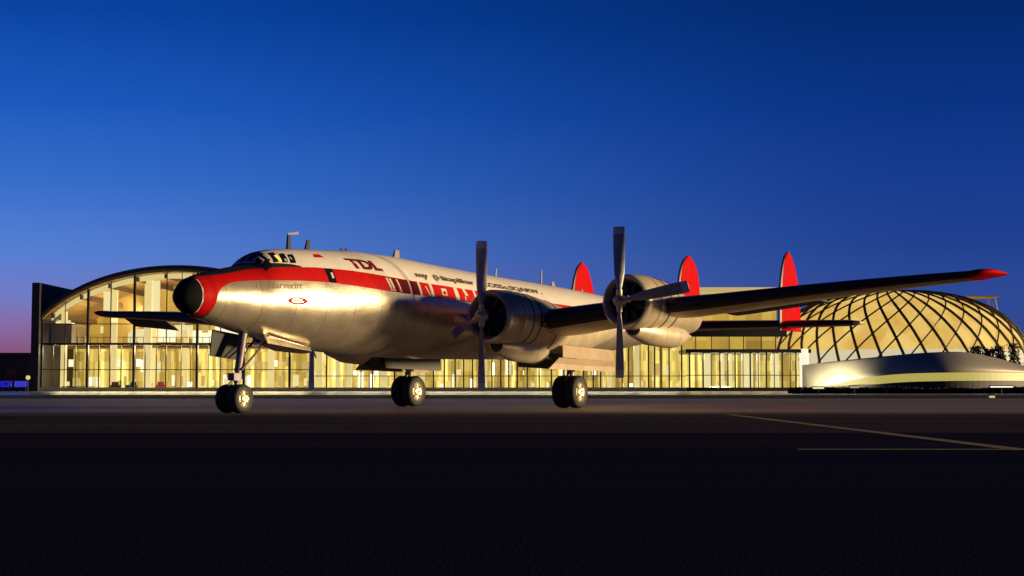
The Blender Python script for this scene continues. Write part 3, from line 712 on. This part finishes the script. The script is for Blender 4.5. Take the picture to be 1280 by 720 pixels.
# facade: mullions, transoms, sill, glass
mulls = [52,109,167,246,305,362,391]
for px in mulls:
    x = L(px); mb = MB(); w = .14; mb.box(x-w, x+w, -.35, .1, .1, zarch(max(-hw, min(hw, x)))-.1); mb.build('mullion', M['steel'], hall)
mb = MB(); mb.box(-hw, hw, -.25, .06, zf-.15, zf+.15); mb.build('transom', M['steel'], hall)
mb = MB(); mb.box(-hw, hw, -.5, .12, .0, .5); mb.build('sill', M['white_wall'], hall)
sub = [66,80,94,123,137,151,181,195,207,226,238,260,275,290]
for px in sub:
    x = L(px); mb = MB(); w = .035 if px % 2 == 0 else .06; mb.box(x-w, x+w, -.1, .05, .45, zf-.22 if px not in (80,137,207,226,275) else zarch(x)-.2); mb.build('glazing_bar', M['steel'], hall)
mb = MB(); mb.add([(x, .08, .5) for x in xs]+[(x, .08, zarch(x)-.2) for x in xs], [(i, i+1, N+2+i, N+1+i) for i in range(N)]); mb.build('glass_facade', M['pane'], hall)
for py, w in ((462,.05),(405,.05)):
    mb = MB(); z = PZ(py, D); mb.box(-hw+.3, hw-.3, -.09, .04, z-w, z+w); mb.build('glazing_bar', M['steel'], hall)
rl = random.Random(11)
for k in range(44):     # lit cases and lanterns on the ground floor, of differing size and brightness
    px = 58+ (388-58)*k/43+rl.uniform(-3,3); x = L(px); w = rl.uniform(.12,.5); z0 = rl.choice((.6,.7,2.6,3.4)); h = rl.uniform(.5,1.7)
    mb = MB(); y = rl.uniform(5,12); mb.box(x-w, x+w, y, y+.2, z0, z0+h); mb.build('lit_case', M[rl.choice(('lamp','lampw','lampb','dimgold','lamp'))], hall)
for k in range(16):
    px = 60+330*k/15+rl.uniform(-5,5); x = L(px); y = rl.uniform(8,19); w = rl.uniform(.15,.6); z0 = zf+rl.choice((.2,.3,1.8)); h = rl.uniform(.8,2.4)
    mb = MB(); mb.box(x-w, x+w, y, y+.2, z0, min(z0+h, zarch(x)-1)); mb.build('lit_case', M[rl.choice(('lamp','dimgold','lampb'))], hall)
for x in [-hw*.93+hw*1.86*i/9 for i in range(10)]:      # roof trusses running back under the vault
    mb = MB(); z = zarch(x)-.7; mb.box(x-.12, x+.12, .6, 22, z-.6, z); mb.build('roof_beam', M['woodd'], hall)
# inner columns and bright lift shafts / lit boxes
for px, zt, w, dy in ((67,370,.35,4),(128,340,.45,5),(172,330,.5,5),(176,400,.3,7),(214,410,.4,8),(286,410,.4,8),(326,410,.4,8)):
    mb = MB(); x = L(px); mb.box(x-w, x+w, dy, dy+.6, .12, min(PZ(zt, D), zarch(x)-.7)); mb.build('column', M['cream'], hall)
for px, y0, y1, w, dy, mm in ((57,415,394,1.4,6,'lamp'),(120,392,352,.9,6.2,'lamp'),(176,394,342,.9,6.2,'lamp'),(188,425,405,1.2,9,'lampw'),(236,428,410,1.5,9,'lampw'),(268,425,405,1.8,9,'lampw'),(150,425,408,1.0,9,'lamp'),(206,420,403,1.6,9.5,'lamp')):
    mb = MB(); x = L(px); mb.box(x-w, x+w, dy, dy+.15, PZ(y0, D), min(PZ(y1, D), zarch(x)-.9)); mb.build('lit_panel', M[mm], hall)
# railings of the gallery
mb = MB(); mb.box(-hw+.5, hw-.5, 5.4, 5.45, zf+1.05, zf+1.12)
for i in range(40): x = -hw+.6+i*(2*hw-1.2)/39; mb.box(x-.03, x+.03, 5.4, 5.45, zf+.05, zf+1.05)
mb.build('railing', M['steel'], hall)
mb = MB(); mb.box(L(54), L(80), 3, 10, zf+.25, zf+2.9); mb.build('gallery_room', mat('grey_glass_room', (.35,.33,.30,1), .3), hall)
area('parapet_fill', (-hw+8, 26, zs+1.2), (0, math.radians(95), 0), 3, 14, 900, (1,.72,.34), hall)  # unseen lamp added to brighten the timber parapet
area('hall_lamp', (0, 8, 9.5), (PI, 0, 0), 30, 8, 1500, (1,.78,.38), hall)
area('hall_lamp', (0, 1.5, zf-.7), (math.radians(-50), 0, 0), 34, 1.5, 2600, (1,.82,.45), hall)
# seats and a bench standing on the hall floor behind the glass
def armchair(px, col, lab, rz):
    t = thing('armchair', lab, 'armchair', (PX(px, D+2.2), D+2.2, .12), rz, 'armchairs behind the glass of the arched hall')
    m_ = mat('leather', col, .5, noise_scale=5, noise_amt=.2)
    mb = MB(); mb.box(-.5,.5,-.5,.45,.18,.46); mb.build('seat', m_, t, bevel=.05)
    mb = MB(); mb.rings([[(-.5,.30,.46),(.5,.30,.46),(.5,.5,.46),(-.5,.5,.46)],[(-.46,.42,1.15),(.46,.42,1.15),(.46,.56,1.15),(-.46,.56,1.15)]]); mb.build('backrest', m_, t, bevel=.05)
    for q in (-1, 1): mb = MB(); mb.box(min(q*.5,q*.66),max(q*.5,q*.66),-.5,.5,.15,.72); mb.build('armrest', m_, t, bevel=.04)
    for a in (-.45,.45):
        for b in (-.4,.4): mb = MB(); mb.tube([(a,b,0),(a,b,.18)], .03, 6); mb.build('leg', M['steel'], t)
armchair(144, (.05,.025,.015,1), 'dark brown armchair behind the glass, under the wing tip', .3)
armchair(164, (.03,.035,.05,1), 'blue-black armchair behind the glass, against the third mullion of the arched hall', -.4)
armchair(201, (.30,.05,.03,1), 'red-brown armchair behind the glass, below the left side of the nose', .2)
t = thing('bench', 'long low dark bench behind the glass in the leftmost bay of the arched hall', 'bench', (PX(92, D+2), D+2, .12))
mb = MB(); mb.box(-1.6,1.6,-.3,.3,.42,.52); mb.build('seat', M['steel'], t, bevel=.02)
for a in (-1.3, 0, 1.3): mb = MB(); mb.box(a-.05,a+.05,-.25,.25,0,.42); mb.build('leg', M['steel'], t)
# dark slab wall on the left and timber parapet behind
mb = MB(); mb.box(PX(41, D), PX(51, D), D-1.2, D+16, 0, PZ(354, D)); o = mb.build('slab_wall', M['darkwall'], None, bevel=.05); tag(o, 'tall narrow dark slab wall at the left end of the arched hall', 'wall')
mb = MB(); xa, xb_ = PX(51, D+3), PX(88, D+40)
mb.add([(xa, D+3, zs-2), (xb_, D+40, zs-1), (xb_, D+40, PZ(365, D+40)), (xa, D+3, PZ(356, D)), (xa+.3, D+3, zs-2), (xb_+.3, D+40, zs-1), (xb_+.3, D+40, PZ(365, D+40)), (xa+.3, D+3, PZ(356, D))],
       [(0,1,2,3),(4,7,6,5),(0,4,5,1),(3,2,6,7),(0,3,7,4),(1,5,6,2)])
o = mb.build('parapet_wall', mat('timber_parapet', (.40,.26,.13,1), .6, noise_scale=.7, noise_amt=.25, stretch=(3,3,.2))); tag(o, 'brown timber parapet rising above the arched roof beside the dark slab wall', 'wall')

# ---------------------------------------------------------------- link hall (low glazed hall behind the airliner)
x0, x1 = PX(393, D), PX(858, D)
LK = 1
link = thing('link_hall', 'long low glazed hall with bright vertical panels behind the airliner', 'building', (x0, D, 0))
W_ = x1-x0; zr = PZ(424, D)
mb = MB(); mb.box(0, W_, 0, 20, -.3, .12); mb.build('floor', M['floor'], link)
mb = MB(); mb.box(0, W_, -.6, 20, zr, zr+.35); mb.build('roof', M['roofedge'], link)
mb = MB(); mb.box(0, W_, 7.5, 7.7, .12, zr); mb.build('luminous_wall', M['lum'], link)
mb = MB(); mb.box(0, W_, -.4, .12, .0, .5); mb.build('sill', M['white_wall'], link)
mb = MB(); mb.add([(0,.05,.5),(W_,.05,.5),(W_,.05,zr),(0,.05,zr)], [(0,1,2,3)]); mb.build('glass_facade', M['pane'], link)
mb = MB(); mb.box(0, W_, -.1, .1, PZ(470, D)-.05, PZ(470, D)+.05); mb.build('transom', M['steel'], link)
rnd = random.Random(3); x = .5
while x < W_:
    wide = rnd.random() < .35; w = rnd.uniform(.30,.55) if wide else .09
    mb = MB(); mb.box(x-w, x+w, 1.0 if wide else -.12, 1.4 if wide else .1, .12, zr); mb.build('column' if wide else 'mullion', M['cream'] if wide else M['steel'], link)
    x += rnd.uniform(.8, 1.7)
for k in range(40):
    x = 1+(W_-2)*k/39+rnd.uniform(-.5,.5); w = rnd.uniform(.08,.35); z0 = rnd.choice((.5,.6,2.2)); h = rnd.uniform(.4,2.2); y = rnd.uniform(2,6)
    mb = MB(); mb.box(x-w, x+w, y, y+.15, z0, z0+h); mb.build('lit_case', M[rnd.choice(('lamp','lampw','lampb','dimgold'))], link)
area('hall_lamp', (W_/2, 1.5, zr-.4), (math.radians(-50), 0, 0), W_*.95, 1.5, 3200, (1,.84,.48), link)

# ---------------------------------------------------------------- two-storey glazed block
x0, x1 = PX(858, D), PX(1012, D)
blk = thing('glazed_block', 'tall flat-roofed glazed block with golden roof edge between the hall and the dome', 'building', (x0, D, 0))
W_ = x1-x0; wt = PX(984, D)-x0; zr, zm = PZ(360, D), PZ(439, D)
mb = MB(); mb.box(0, W_, 0, 20, -.3, .12); mb.build('floor', M['floor'], blk)
mb = MB(); mb.box(-.2, wt, -1.5, 20, PZ(366, D), zr); mb.build('roof', mat('golden_fascia', (.55,.42,.16,1), .5, emit=(1,.75,.3,1), estr=.38), blk)  # emission put into the roof edge to make it glow
mb = MB(); mb.box(0, wt, 7.5, 7.7, zm, PZ(366, D)); mb.build('back_wall', M['lumup'], blk)
mb = MB(); mb.box(0, W_, 7.5, 7.7, .12, zm-.3); mb.build('luminous_wall', M['lum'], blk)
mb = MB(); mb.box(-.2, W_, -1.3, 7, zm-.25, zm+.25); mb.build('gallery_floor', M['steel'], blk)
mb = MB(); mb.box(0, wt, -.2, .05, PZ(420, D)-.1, PZ(408, D)); mb.build('transom', M['steel'], blk)
mb = MB(); mb.add([(0,.08,.5),(W_,.08,.5),(W_,.08,zm-.25),(0,.08,zm-.25)], [(0,1,2,3)]); mb.add([(0,.08,zm+.25),(wt,.08,zm+.25),(wt,.08,PZ(366, D)),(0,.08,PZ(366, D))], [(0,1,2,3)]); mb.build('glass_facade', M['pane'], blk)
mb = MB(); mb.box(0, W_, -.4, .12, 0, .5); mb.build('sill', M['steel'], blk)
for px in (862,870,879,889,900,910,919,929,938,948,958,968,978,988,995):
    x = PX(px, D)-x0; mb = MB(); mb.box(x-(.09 if px in (862,879,900,919,938,958,978,995) else .04), x+(.09 if px in (862,879,900,919,938,958,978,995) else .04), -.12, .1, .4, zm-.25); mb.build('mullion', M['steel'], blk)
for px in (870,890,912,930,952,970):
    x = PX(px, D)-x0; mb = MB(); mb.box(x-.05, x+.05, -.12, .07, zm+.25, PZ(421, D)); mb.build('mullion', M['steel'], blk)
for px, w in ((886,.45),(905,.2),(915,.2),(936,.75),(950,.2),(971,.5)):
    x = PX(px, D)-x0; 
    if x > 0: mb = MB(); mb.box(x-w, x+w, 1, 1.5, .12, zm-.3); mb.build('column', M['lamp'], blk)  # columns borrow the lamp emission to look lit
mb = MB(); mb.box(0, W_, -.09, .05, PZ(469, D)-.05, PZ(469, D)+.05); mb.build('transom', M['steel'], blk)
mb = MB(); x = PX(1004, D)-x0; mb.tube([(x, -.9, 0), (x, -.9, zm+.3)], .62, 20); mb.build('corner_column', lampmat('lit_column', (1,.92,.66,1), .95), blk, True, angle=40)
area('hall_lamp', (W_/2, 1.5, zm-.7), (math.radians(-50), 0, 0), W_*.9, 1.5, 450, (1,.84,.48), blk)

# ---------------------------------------------------------------- gridshell dome
DD = 203.
dome = thing('gridshell_dome', 'golden glowing glass dome with dark diagonal lattice ribs at the right', 'building', (PX(1138, DD+14), DD+22, 0))
DC = DD+0.; ax, ay, az = 158/CF*(DD+14)*1.08, 21., PZ(361, DD+14)
EX = 2.5
def dpt(th, ph, k=1.):
    """th azimuth (0 = +x, -pi/2 towards the apron), ph elevation"""
    c, s_ = math.cos(ph), math.sin(ph)
    r = abs(c)**(2/EX); z = abs(s_)**(2/EX)
    return Vector((ax*k*r*math.cos(th), ay*k*r*math.sin(th), az*k*z))
m = bpy.data.materials.new('dome_glass_lit'); m.use_nodes = True; nt = m.node_tree; b = nt.nodes['Principled BSDF']
tc = nt.nodes.new('ShaderNodeTexCoord'); vo = nt.nodes.new('ShaderNodeTexVoronoi'); vo.inputs['Scale'].default_value = .42; nt.links.new(tc.outputs['Object'], vo.inputs['Vector'])
no = nt.nodes.new('ShaderNodeTexNoise'); no.inputs['Scale'].default_value = .22; no.inputs['Detail'].default_value = 3; nt.links.new(tc.outputs['Object'], no.inputs['Vector'])
sp = nt.nodes.new('ShaderNodeSeparateColor'); nt.links.new(vo.outputs['Color'], sp.inputs[0])
v = mathn(nt, 'ADD', mathn(nt, 'MULTIPLY', sp.outputs[0], .22), mathn(nt, 'MULTIPLY', no.outputs['Fac'], .95))
cr = nt.nodes.new('ShaderNodeValToRGB'); cr.color_ramp.elements[0].position = .2; cr.color_ramp.elements[0].color = rgb(200,150,54); cr.color_ramp.elements[1].position = .95; cr.color_ramp.elements[1].color = rgb(240,207,118)
nt.links.new(v, cr.inputs[0]); nt.links.new(cr.outputs[0], b.inputs['Emission Color']); b.inputs['Emission Strength'].default_value = .78
b.inputs['Base Color'].default_value = (.25,.2,.1,1); b.inputs['Roughness'].default_value = .25
mb = MB(); na, ne = 72, 16
rr = [[dpt(2*PI*k/na, PI/2*i/ne*.999) for k in range(na)] for i in range(ne+1)]
mb.rings(rr, cap=False); mb.build('glass_shell', m, dome, True)
ribm = mat('lattice_steel', (.045,.025,.015,1), .5)
for k in range(40):
    th0 = 2*PI*k/40
    mb = MB(); pts = [dpt(th0-.50*(i/12)**1.2, PI/2*(.02+.93*i/12), 1.006) for i in range(13)]; mb.tube(pts, [.21]*8+[.16]*5, 6); mb.build('lattice_rib', ribm, dome, True)
for k in range(30):
    th0 = 2*PI*k/30
    mb = MB(); pts = [dpt(th0+.95*(i/16), PI/2*(.02+.90*i/16), 1.006) for i in range(17)]; mb.tube(pts, .115, 6); mb.build('lattice_brace', ribm, dome, True)
# pale lit band at the dome's foot
mb = MB(); rr = [[dpt(2*PI*k/72, PI/2*.014*i*2+.002, 1.002) for k in range(72)] for i in range(8)]; mb.rings(rr, cap=False); mb.build('lit_base_band', lampmat('base_band', (1,.88,.55,1), .62), dome, True)
# roof deck that juts out past the dome
M['deck'] = mat('deck_metal', (.5,.43,.28,1), .6)
dk = thing('roof_deck', 'small pale flat roof deck on thin struts jutting above the dome', 'roof', P(1222, 380, DD+24))
mb = MB(); mb.box(-2.3, 2.7, -3, 3, .95, 1.12); mb.build('deck', M['deck'], dk)
for a in (.5,1.5):
    mb = MB(); mb.tube([(a, -2, -1.3), (a+.5, -2.4, .95)], .06, 6); mb.tube([(a+.9, -2, -1.3), (a+.4, -2.4, .95)], .06, 6); mb.build('strut', M['deck'], dk)

# ---------------------------------------------------------------- curved rim wall in front of the dome
RD = 160.
rim = thing('curved_wall', 'smooth pale curved wall sweeping round the foot of the dome', 'wall', (0, 0, 0))
mb = MB(); rr = []; band = []
for i in range(49):
    u = i/48; px = 1010+345*u
    D_ = RD+14*(2*u-1)**2+2
    zt = PZ(lerp_tab([(1010,456),(1060,450.5),(1110,445.5),(1160,441),(1205,439.5),(1250,446),(1290,457),(1355,474)], px), D_+2)
    zbt = PZ(lerp_tab([(1010,484.5),(1040,481),(1075,473),(1120,468),(1170,466),(1230,465.5),(1355,467)], px), D_)
    zt = max(zt, zbt+.05)
    x = PX(px, D_)
    sec = []
    for j in range(13):
        v = j/12; sec.append((x, D_+2.6*v**1.6-.35*math.sin(v*PI), zbt+(zt-zbt)*v))
    sec += [(x, D_+3.4, zt-.02), (x, D_+3.4, zbt)]
    rr.append(sec); zl = zbt-.9*min(1, max(.02, (u-.04)*5))
    band.append([(x, D_+.12, zl), (x, D_+.12, zbt-.003), (x, D_+.8, zbt-.003), (x, D_+.8, zl)])
mb.rings(rr); mb.build('panel', mat('pale_metal_panel', (.42,.40,.36,1), .5, .1, noise_scale=.5, noise_amt=.06), rim, True, angle=50)
mb = MB(); mb.rings(band); mb.build('light_strip', lampmat('cove_strip', (.85,.70,.16,1), .5), rim)
mb = MB(); pr = [[(b_[0][0], b_[0][1]+.02, 0), (b_[0][0], b_[0][1]+.02, max(.02, b_[0][2]-.003)), (b_[0][0], b_[0][1]+.9, max(.02, b_[0][2]-.003)), (b_[0][0], b_[0][1]+.9, 0)] for b_ in band]; mb.rings(pr); mb.build('plinth', M['darkwall'], rim)
area('rim_wall_fill', (PX(1004, 167), 167, .4), (math.radians(96), 0, math.radians(-42)), 5, .4, 900, (1,.84,.46), rim).data.spread = math.radians(110)  # unseen lamp without a body, added to warm the wall's left end
# hedge, shrubs, ground lamps
def foliage(name, pts, size, mats, parent=None, n=1):
    mb = MB()
    for p in pts:
        a, b_, c = (Vector((random.gauss(0,1), random.gauss(0,1), random.gauss(0,1))).normalized() for _ in range(3))
        a *= size*random.uniform(.6,1.3); b_ = a.cross(b_).normalized()*size*random.uniform(.35,.8)
        mb.add([p-a, p+b_, p+a, p-b_], [(0,1,2,3)])
    return mb.build(name, mats, parent)
leaf = mat('dark_leaf', (.03,.035,.016,1), .7)
hp = []
for _ in range(9000):
    x = random.uniform(PX(985, 150), PX(1300, 150)); h = .35+.30*noise.noise(Vector((x*.25, 3, 0)))+.18
    hp.append(Vector((x, 149+random.uniform(-1,1), random.uniform(0, max(.2, h)))))
o = foliage('hedge', hp, .16, leaf); tag(o, 'low dark clipped hedge in front of the curved wall', 'hedge')
for i, (px, h, lab) in enumerate(((1222, 2.6, 'leftmost dark slender shrub against the glowing dome'), (1236, 2.3, 'dark slender shrub second from the left against the dome'), (1249, 2.6, 'dark slender shrub third from the left against the dome'), (1268, 2.9, 'tallest dark slender shrub, at the right edge by the dome'))):
    base = Vector((PX(px, RD+14), RD+14, PZ(450, RD+14)-2.6))
    t = thing('shrub', lab, 'shrub', base, 0, 'slender shrubs in front of the dome')
    mb = MB(); mb.tube([(0,0,0),(.05,0,h),(0,0,h+1.2)], [.08,.06,.02], 6); mb.build('stem', M['darkwall'], t)
    mb = None; foliage('foliage', [Vector((random.gauss(0,.33), random.gauss(0,.33), 1.6+h*random.random()**.8)) for _ in range(420)], .17, leaf, t)
    mb = MB(); mb.rings([[(.5*math.cos(2*PI*k/12)*s_, .5*math.sin(2*PI*k/12)*s_, z) for k in range(12)] for z, s_ in ((0,.7),(.5,.95),(.52,.8))]); mb.build('planter', M['darkwall'], t)
def ground_lamp(px, py, D_, w, c, lab, cat='lamp', group='ground floodlights by the hedge', s=3.0):
    p = P(px, py, D_); t = thing('ground_floodlight', lab, cat, (p.x, D_, 0), 0, group)
    mb = MB(); mb.tube([(0,.1,0),(0,.1,max(.1, p.z-.1))], .05, 8); mb.box(-.2,.2,0,.2,0,.06); mb.build('post', M['steel'], t)
    mb = MB(); mb.box(-w/2-.04, w/2+.04, 0, .28, p.z-.16, p.z+.16); mb.build('housing', M['steel'], t, bevel=.02)
    mb = MB(); mb.box(-w/2, w/2, -.02, -.001, p.z-.07, p.z+.07); mb.build('lens', lampmat('lamp_lens', c, s), t)
ground_lamp(1023, 485, 146, 1.1, (1,.85,.5,1), 'low floodlight nearest the lit corner column', s=1.0)
ground_lamp(1068, 484, 146, .9, (1,.8,.4,1), 'faint low floodlight second from the lit corner column', s=.45)
ground_lamp(1252, 483.5, 146, 2.2, (1,.9,.7,1), 'widest and brightest low floodlight by the hedge, at the far right', s=1.1)
ground_lamp(1240, 496, 95, .35, (1,.8,.4,1), 'small dim low floodlight on the grass in front of the wide one', s=.6)

# ---------------------------------------------------------------- far left: low dark building, blue lit panels, lamp
fb = thing('low_building', 'long low dark building at the far left edge', 'building', (PX(-30, 230), 230, 0))
mb = MB(); w = PX(48, 230)-PX(-30, 230); zt = PZ(441, 230); mb.box(-40, w, 0, 14, 0, zt-.4); mb.build('wall', M['darkwall'], fb)
mb = MB(); mb.box(-40.3, w+.2, -.6, 14.3, zt-.4, zt); mb.build('roof', M['roofedge'], fb)
for a in range(6): 
    mb = MB(); x = -8+a*3.1; mb.box(x, x+1.8, -.03, .05, 1.6, 3.2); mb.build('window', M['glass'], fb)
for px, w, lab in ((7, 1.3, 'bright blue lit panel nearest the left edge of the photo'), (26, 1.6, 'blue lit panel nearer the arched hall, smeared and whiter')):
    p = P(px, 480, 170); t = thing('lit_panel', lab, 'sign', (p.x, 170, 0), 0, 'blue lit panels by the low building')
    mb = MB(); mb.box(-w/2, w/2, 0, .2, p.z-.42, p.z+.42); mb.build('housing', M['steel'], t); mb = MB(); mb.tube([(-w*.3,.1,0),(-w*.3,.1,p.z)], .05, 8); mb.tube([(w*.3,.1,0),(w*.3,.1,p.z)], .05, 8); mb.build('post', M['steel'], t)
    mb = MB(); mb.box(-w/2+.06, w/2-.06, -.02, -.001, p.z-.34, p.z+.34); mb.build('screen', lampmat('blue_screen', (.02,.02,.8,1) if px < 10 else (.06,.06,.8,1), .6), t)
    if px < 10: mb = MB(); mb.box(-.28, .28, -.04, -.021, p.z-.13, p.z+.16); mb.build('screen_mark', lampmat('blue_mark', (.01,.01,.25,1), .5), t)
p = P(35, 472, 170); t = thing('street_lamp', 'short lamp post with yellow globe beside the arched hall', 'lamp', (p.x, 170, 0))
mb = MB(); mb.tube([(0,0,0),(0,0,p.z)], .06, 8); mb.build('post', M['steel'], t)
mb = MB(); mb.rings([[(.26*math.sin(PI*i/8)*math.cos(2*PI*k/12)+1e-4*k, .26*math.sin(PI*i/8)*math.sin(2*PI*k/12), p.z+.26*math.cos(PI*i/8)) for k in range(12)] for i in range(1, 8)]); mb.build('globe', lampmat('globe_lamp', (1,.75,.2,1), .7), t, True)

# ================================================================ camera, sky, sun
cam = bpy.data.cameras.new('camera'); co = bpy.data.objects.new('camera', cam); COL.objects.link(co); sc.camera = co
cam.sensor_width = 36; cam.lens = CF*36/1280; cam.clip_start = .1; cam.clip_end = 20000
co.location = (0, 0, CH); co.rotation_euler = (PI/2+PIT, 0, 0)

SUN_EL, SUN_AZ = math.radians(3.6), math.radians(91)      # azimuth measured clockwise from +y
nt = W.node_tree; nt.nodes.clear()
out = nt.nodes.new('ShaderNodeOutputWorld'); bg = nt.nodes.new('ShaderNodeBackground'); nt.links.new(bg.outputs[0], out.inputs[0])
tc = nt.nodes.new('ShaderNodeTexCoord'); sp = nt.nodes.new('ShaderNodeSeparateXYZ'); nt.links.new(tc.outputs['Generated'], sp.inputs[0])
def ramp(stops):
    r = nt.nodes.new('ShaderNodeValToRGB'); e = r.color_ramp.elements
    while len(e) > 1: e.remove(e[-1])
    e[0].position, e[0].color = stops[0]
    for p_, c_ in stops[1:]: q = e.new(p_); q.color = c_
    return r
zs_ = mathn(nt, 'MULTIPLY', sp.outputs['Z'], 2.0)     # ramp covers elevations up to 30 degrees
left = ramp([(0,rgb(95,58,85)),(.04,rgb(132,84,120)),(.075,rgb(134,104,162)),(.11,rgb(112,122,192)),(.17,rgb(84,126,208)),(.26,rgb(52,108,200)),(.36,rgb(26,88,188)),(.48,rgb(6,66,160)),(.7,rgb(2,42,115)),(1,rgb(2,20,62))])
right = ramp([(0,rgb(60,60,110)),(.06,rgb(52,72,140)),(.12,rgb(44,72,148)),(.18,rgb(32,64,142)),(.26,rgb(22,58,140)),(.36,rgb(9,50,130)),(.48,rgb(2,40,108)),(.7,rgb(1,22,68)),(1,rgb(1,14,46))])
for r in (left, right): nt.links.new(zs_, r.inputs[0])
az_ = nt.nodes.new('ShaderNodeMapRange'); az_.inputs['From Min'].default_value = -.36; az_.inputs['From Max'].default_value = .30
az_.interpolation_type = 'SMOOTHSTEP'
nt.links.new(sp.outputs['X'], az_.inputs[0])
mx = nt.nodes.new('ShaderNodeMix'); mx.data_type = 'RGBA'; nt.links.new(az_.outputs[0], mx.inputs['Factor']); nt.links.new(left.outputs[0], mx.inputs['A']); nt.links.new(right.outputs[0], mx.inputs['B'])
sky = nt.nodes.new('ShaderNodeTexSky'); sky.sky_type = 'NISHITA'; sky.sun_disc = False; sky.sun_elevation = math.radians(-5); sky.sun_rotation = math.radians(-70)
add = nt.nodes.new('ShaderNodeMix'); add.data_type = 'RGBA'; add.blend_type = 'ADD'; add.inputs['Factor'].default_value = .05
nt.links.new(mx.outputs['Result'], add.inputs['A']); nt.links.new(sky.outputs[0], add.inputs['B'])
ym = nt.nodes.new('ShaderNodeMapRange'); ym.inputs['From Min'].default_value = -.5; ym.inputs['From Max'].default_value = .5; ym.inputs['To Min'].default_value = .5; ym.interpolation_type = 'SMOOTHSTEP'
nt.links.new(sp.outputs['Y'], ym.inputs[0])     # sky dimmed behind the camera to cut blue fill on the airliner
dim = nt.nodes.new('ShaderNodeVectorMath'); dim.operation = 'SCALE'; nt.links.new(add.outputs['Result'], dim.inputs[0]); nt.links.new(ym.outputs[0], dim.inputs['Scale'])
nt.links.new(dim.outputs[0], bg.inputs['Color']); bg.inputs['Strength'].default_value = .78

sl = bpy.data.lights.new('sun', 'SUN'); sl.energy = 4.3; sl.angle = math.radians(6); sl.color = (1,.72,.38)
so = bpy.data.objects.new('sun', sl); COL.objects.link(so)
d = Vector((math.sin(SUN_AZ)*math.cos(SUN_EL), math.cos(SUN_AZ)*math.cos(SUN_EL), math.sin(SUN_EL)))   # towards the light
so.rotation_euler = d.to_track_quat('Z', 'Y').to_euler()

vs = sc.view_settings; vs.view_transform = 'Standard'; vs.look = 'None'; vs.exposure = .4; vs.gamma = 1; vs.use_curve_mapping = False
sc.render.engine = 'CYCLES'; sc.cycles.use_denoising = True; sc.cycles.max_bounces = 8; sc.cycles.transparent_max_bounces = 12
sc.cycles.sample_clamp_indirect = 8; sc.cycles.caustics_reflective = False; sc.cycles.caustics_refractive = False
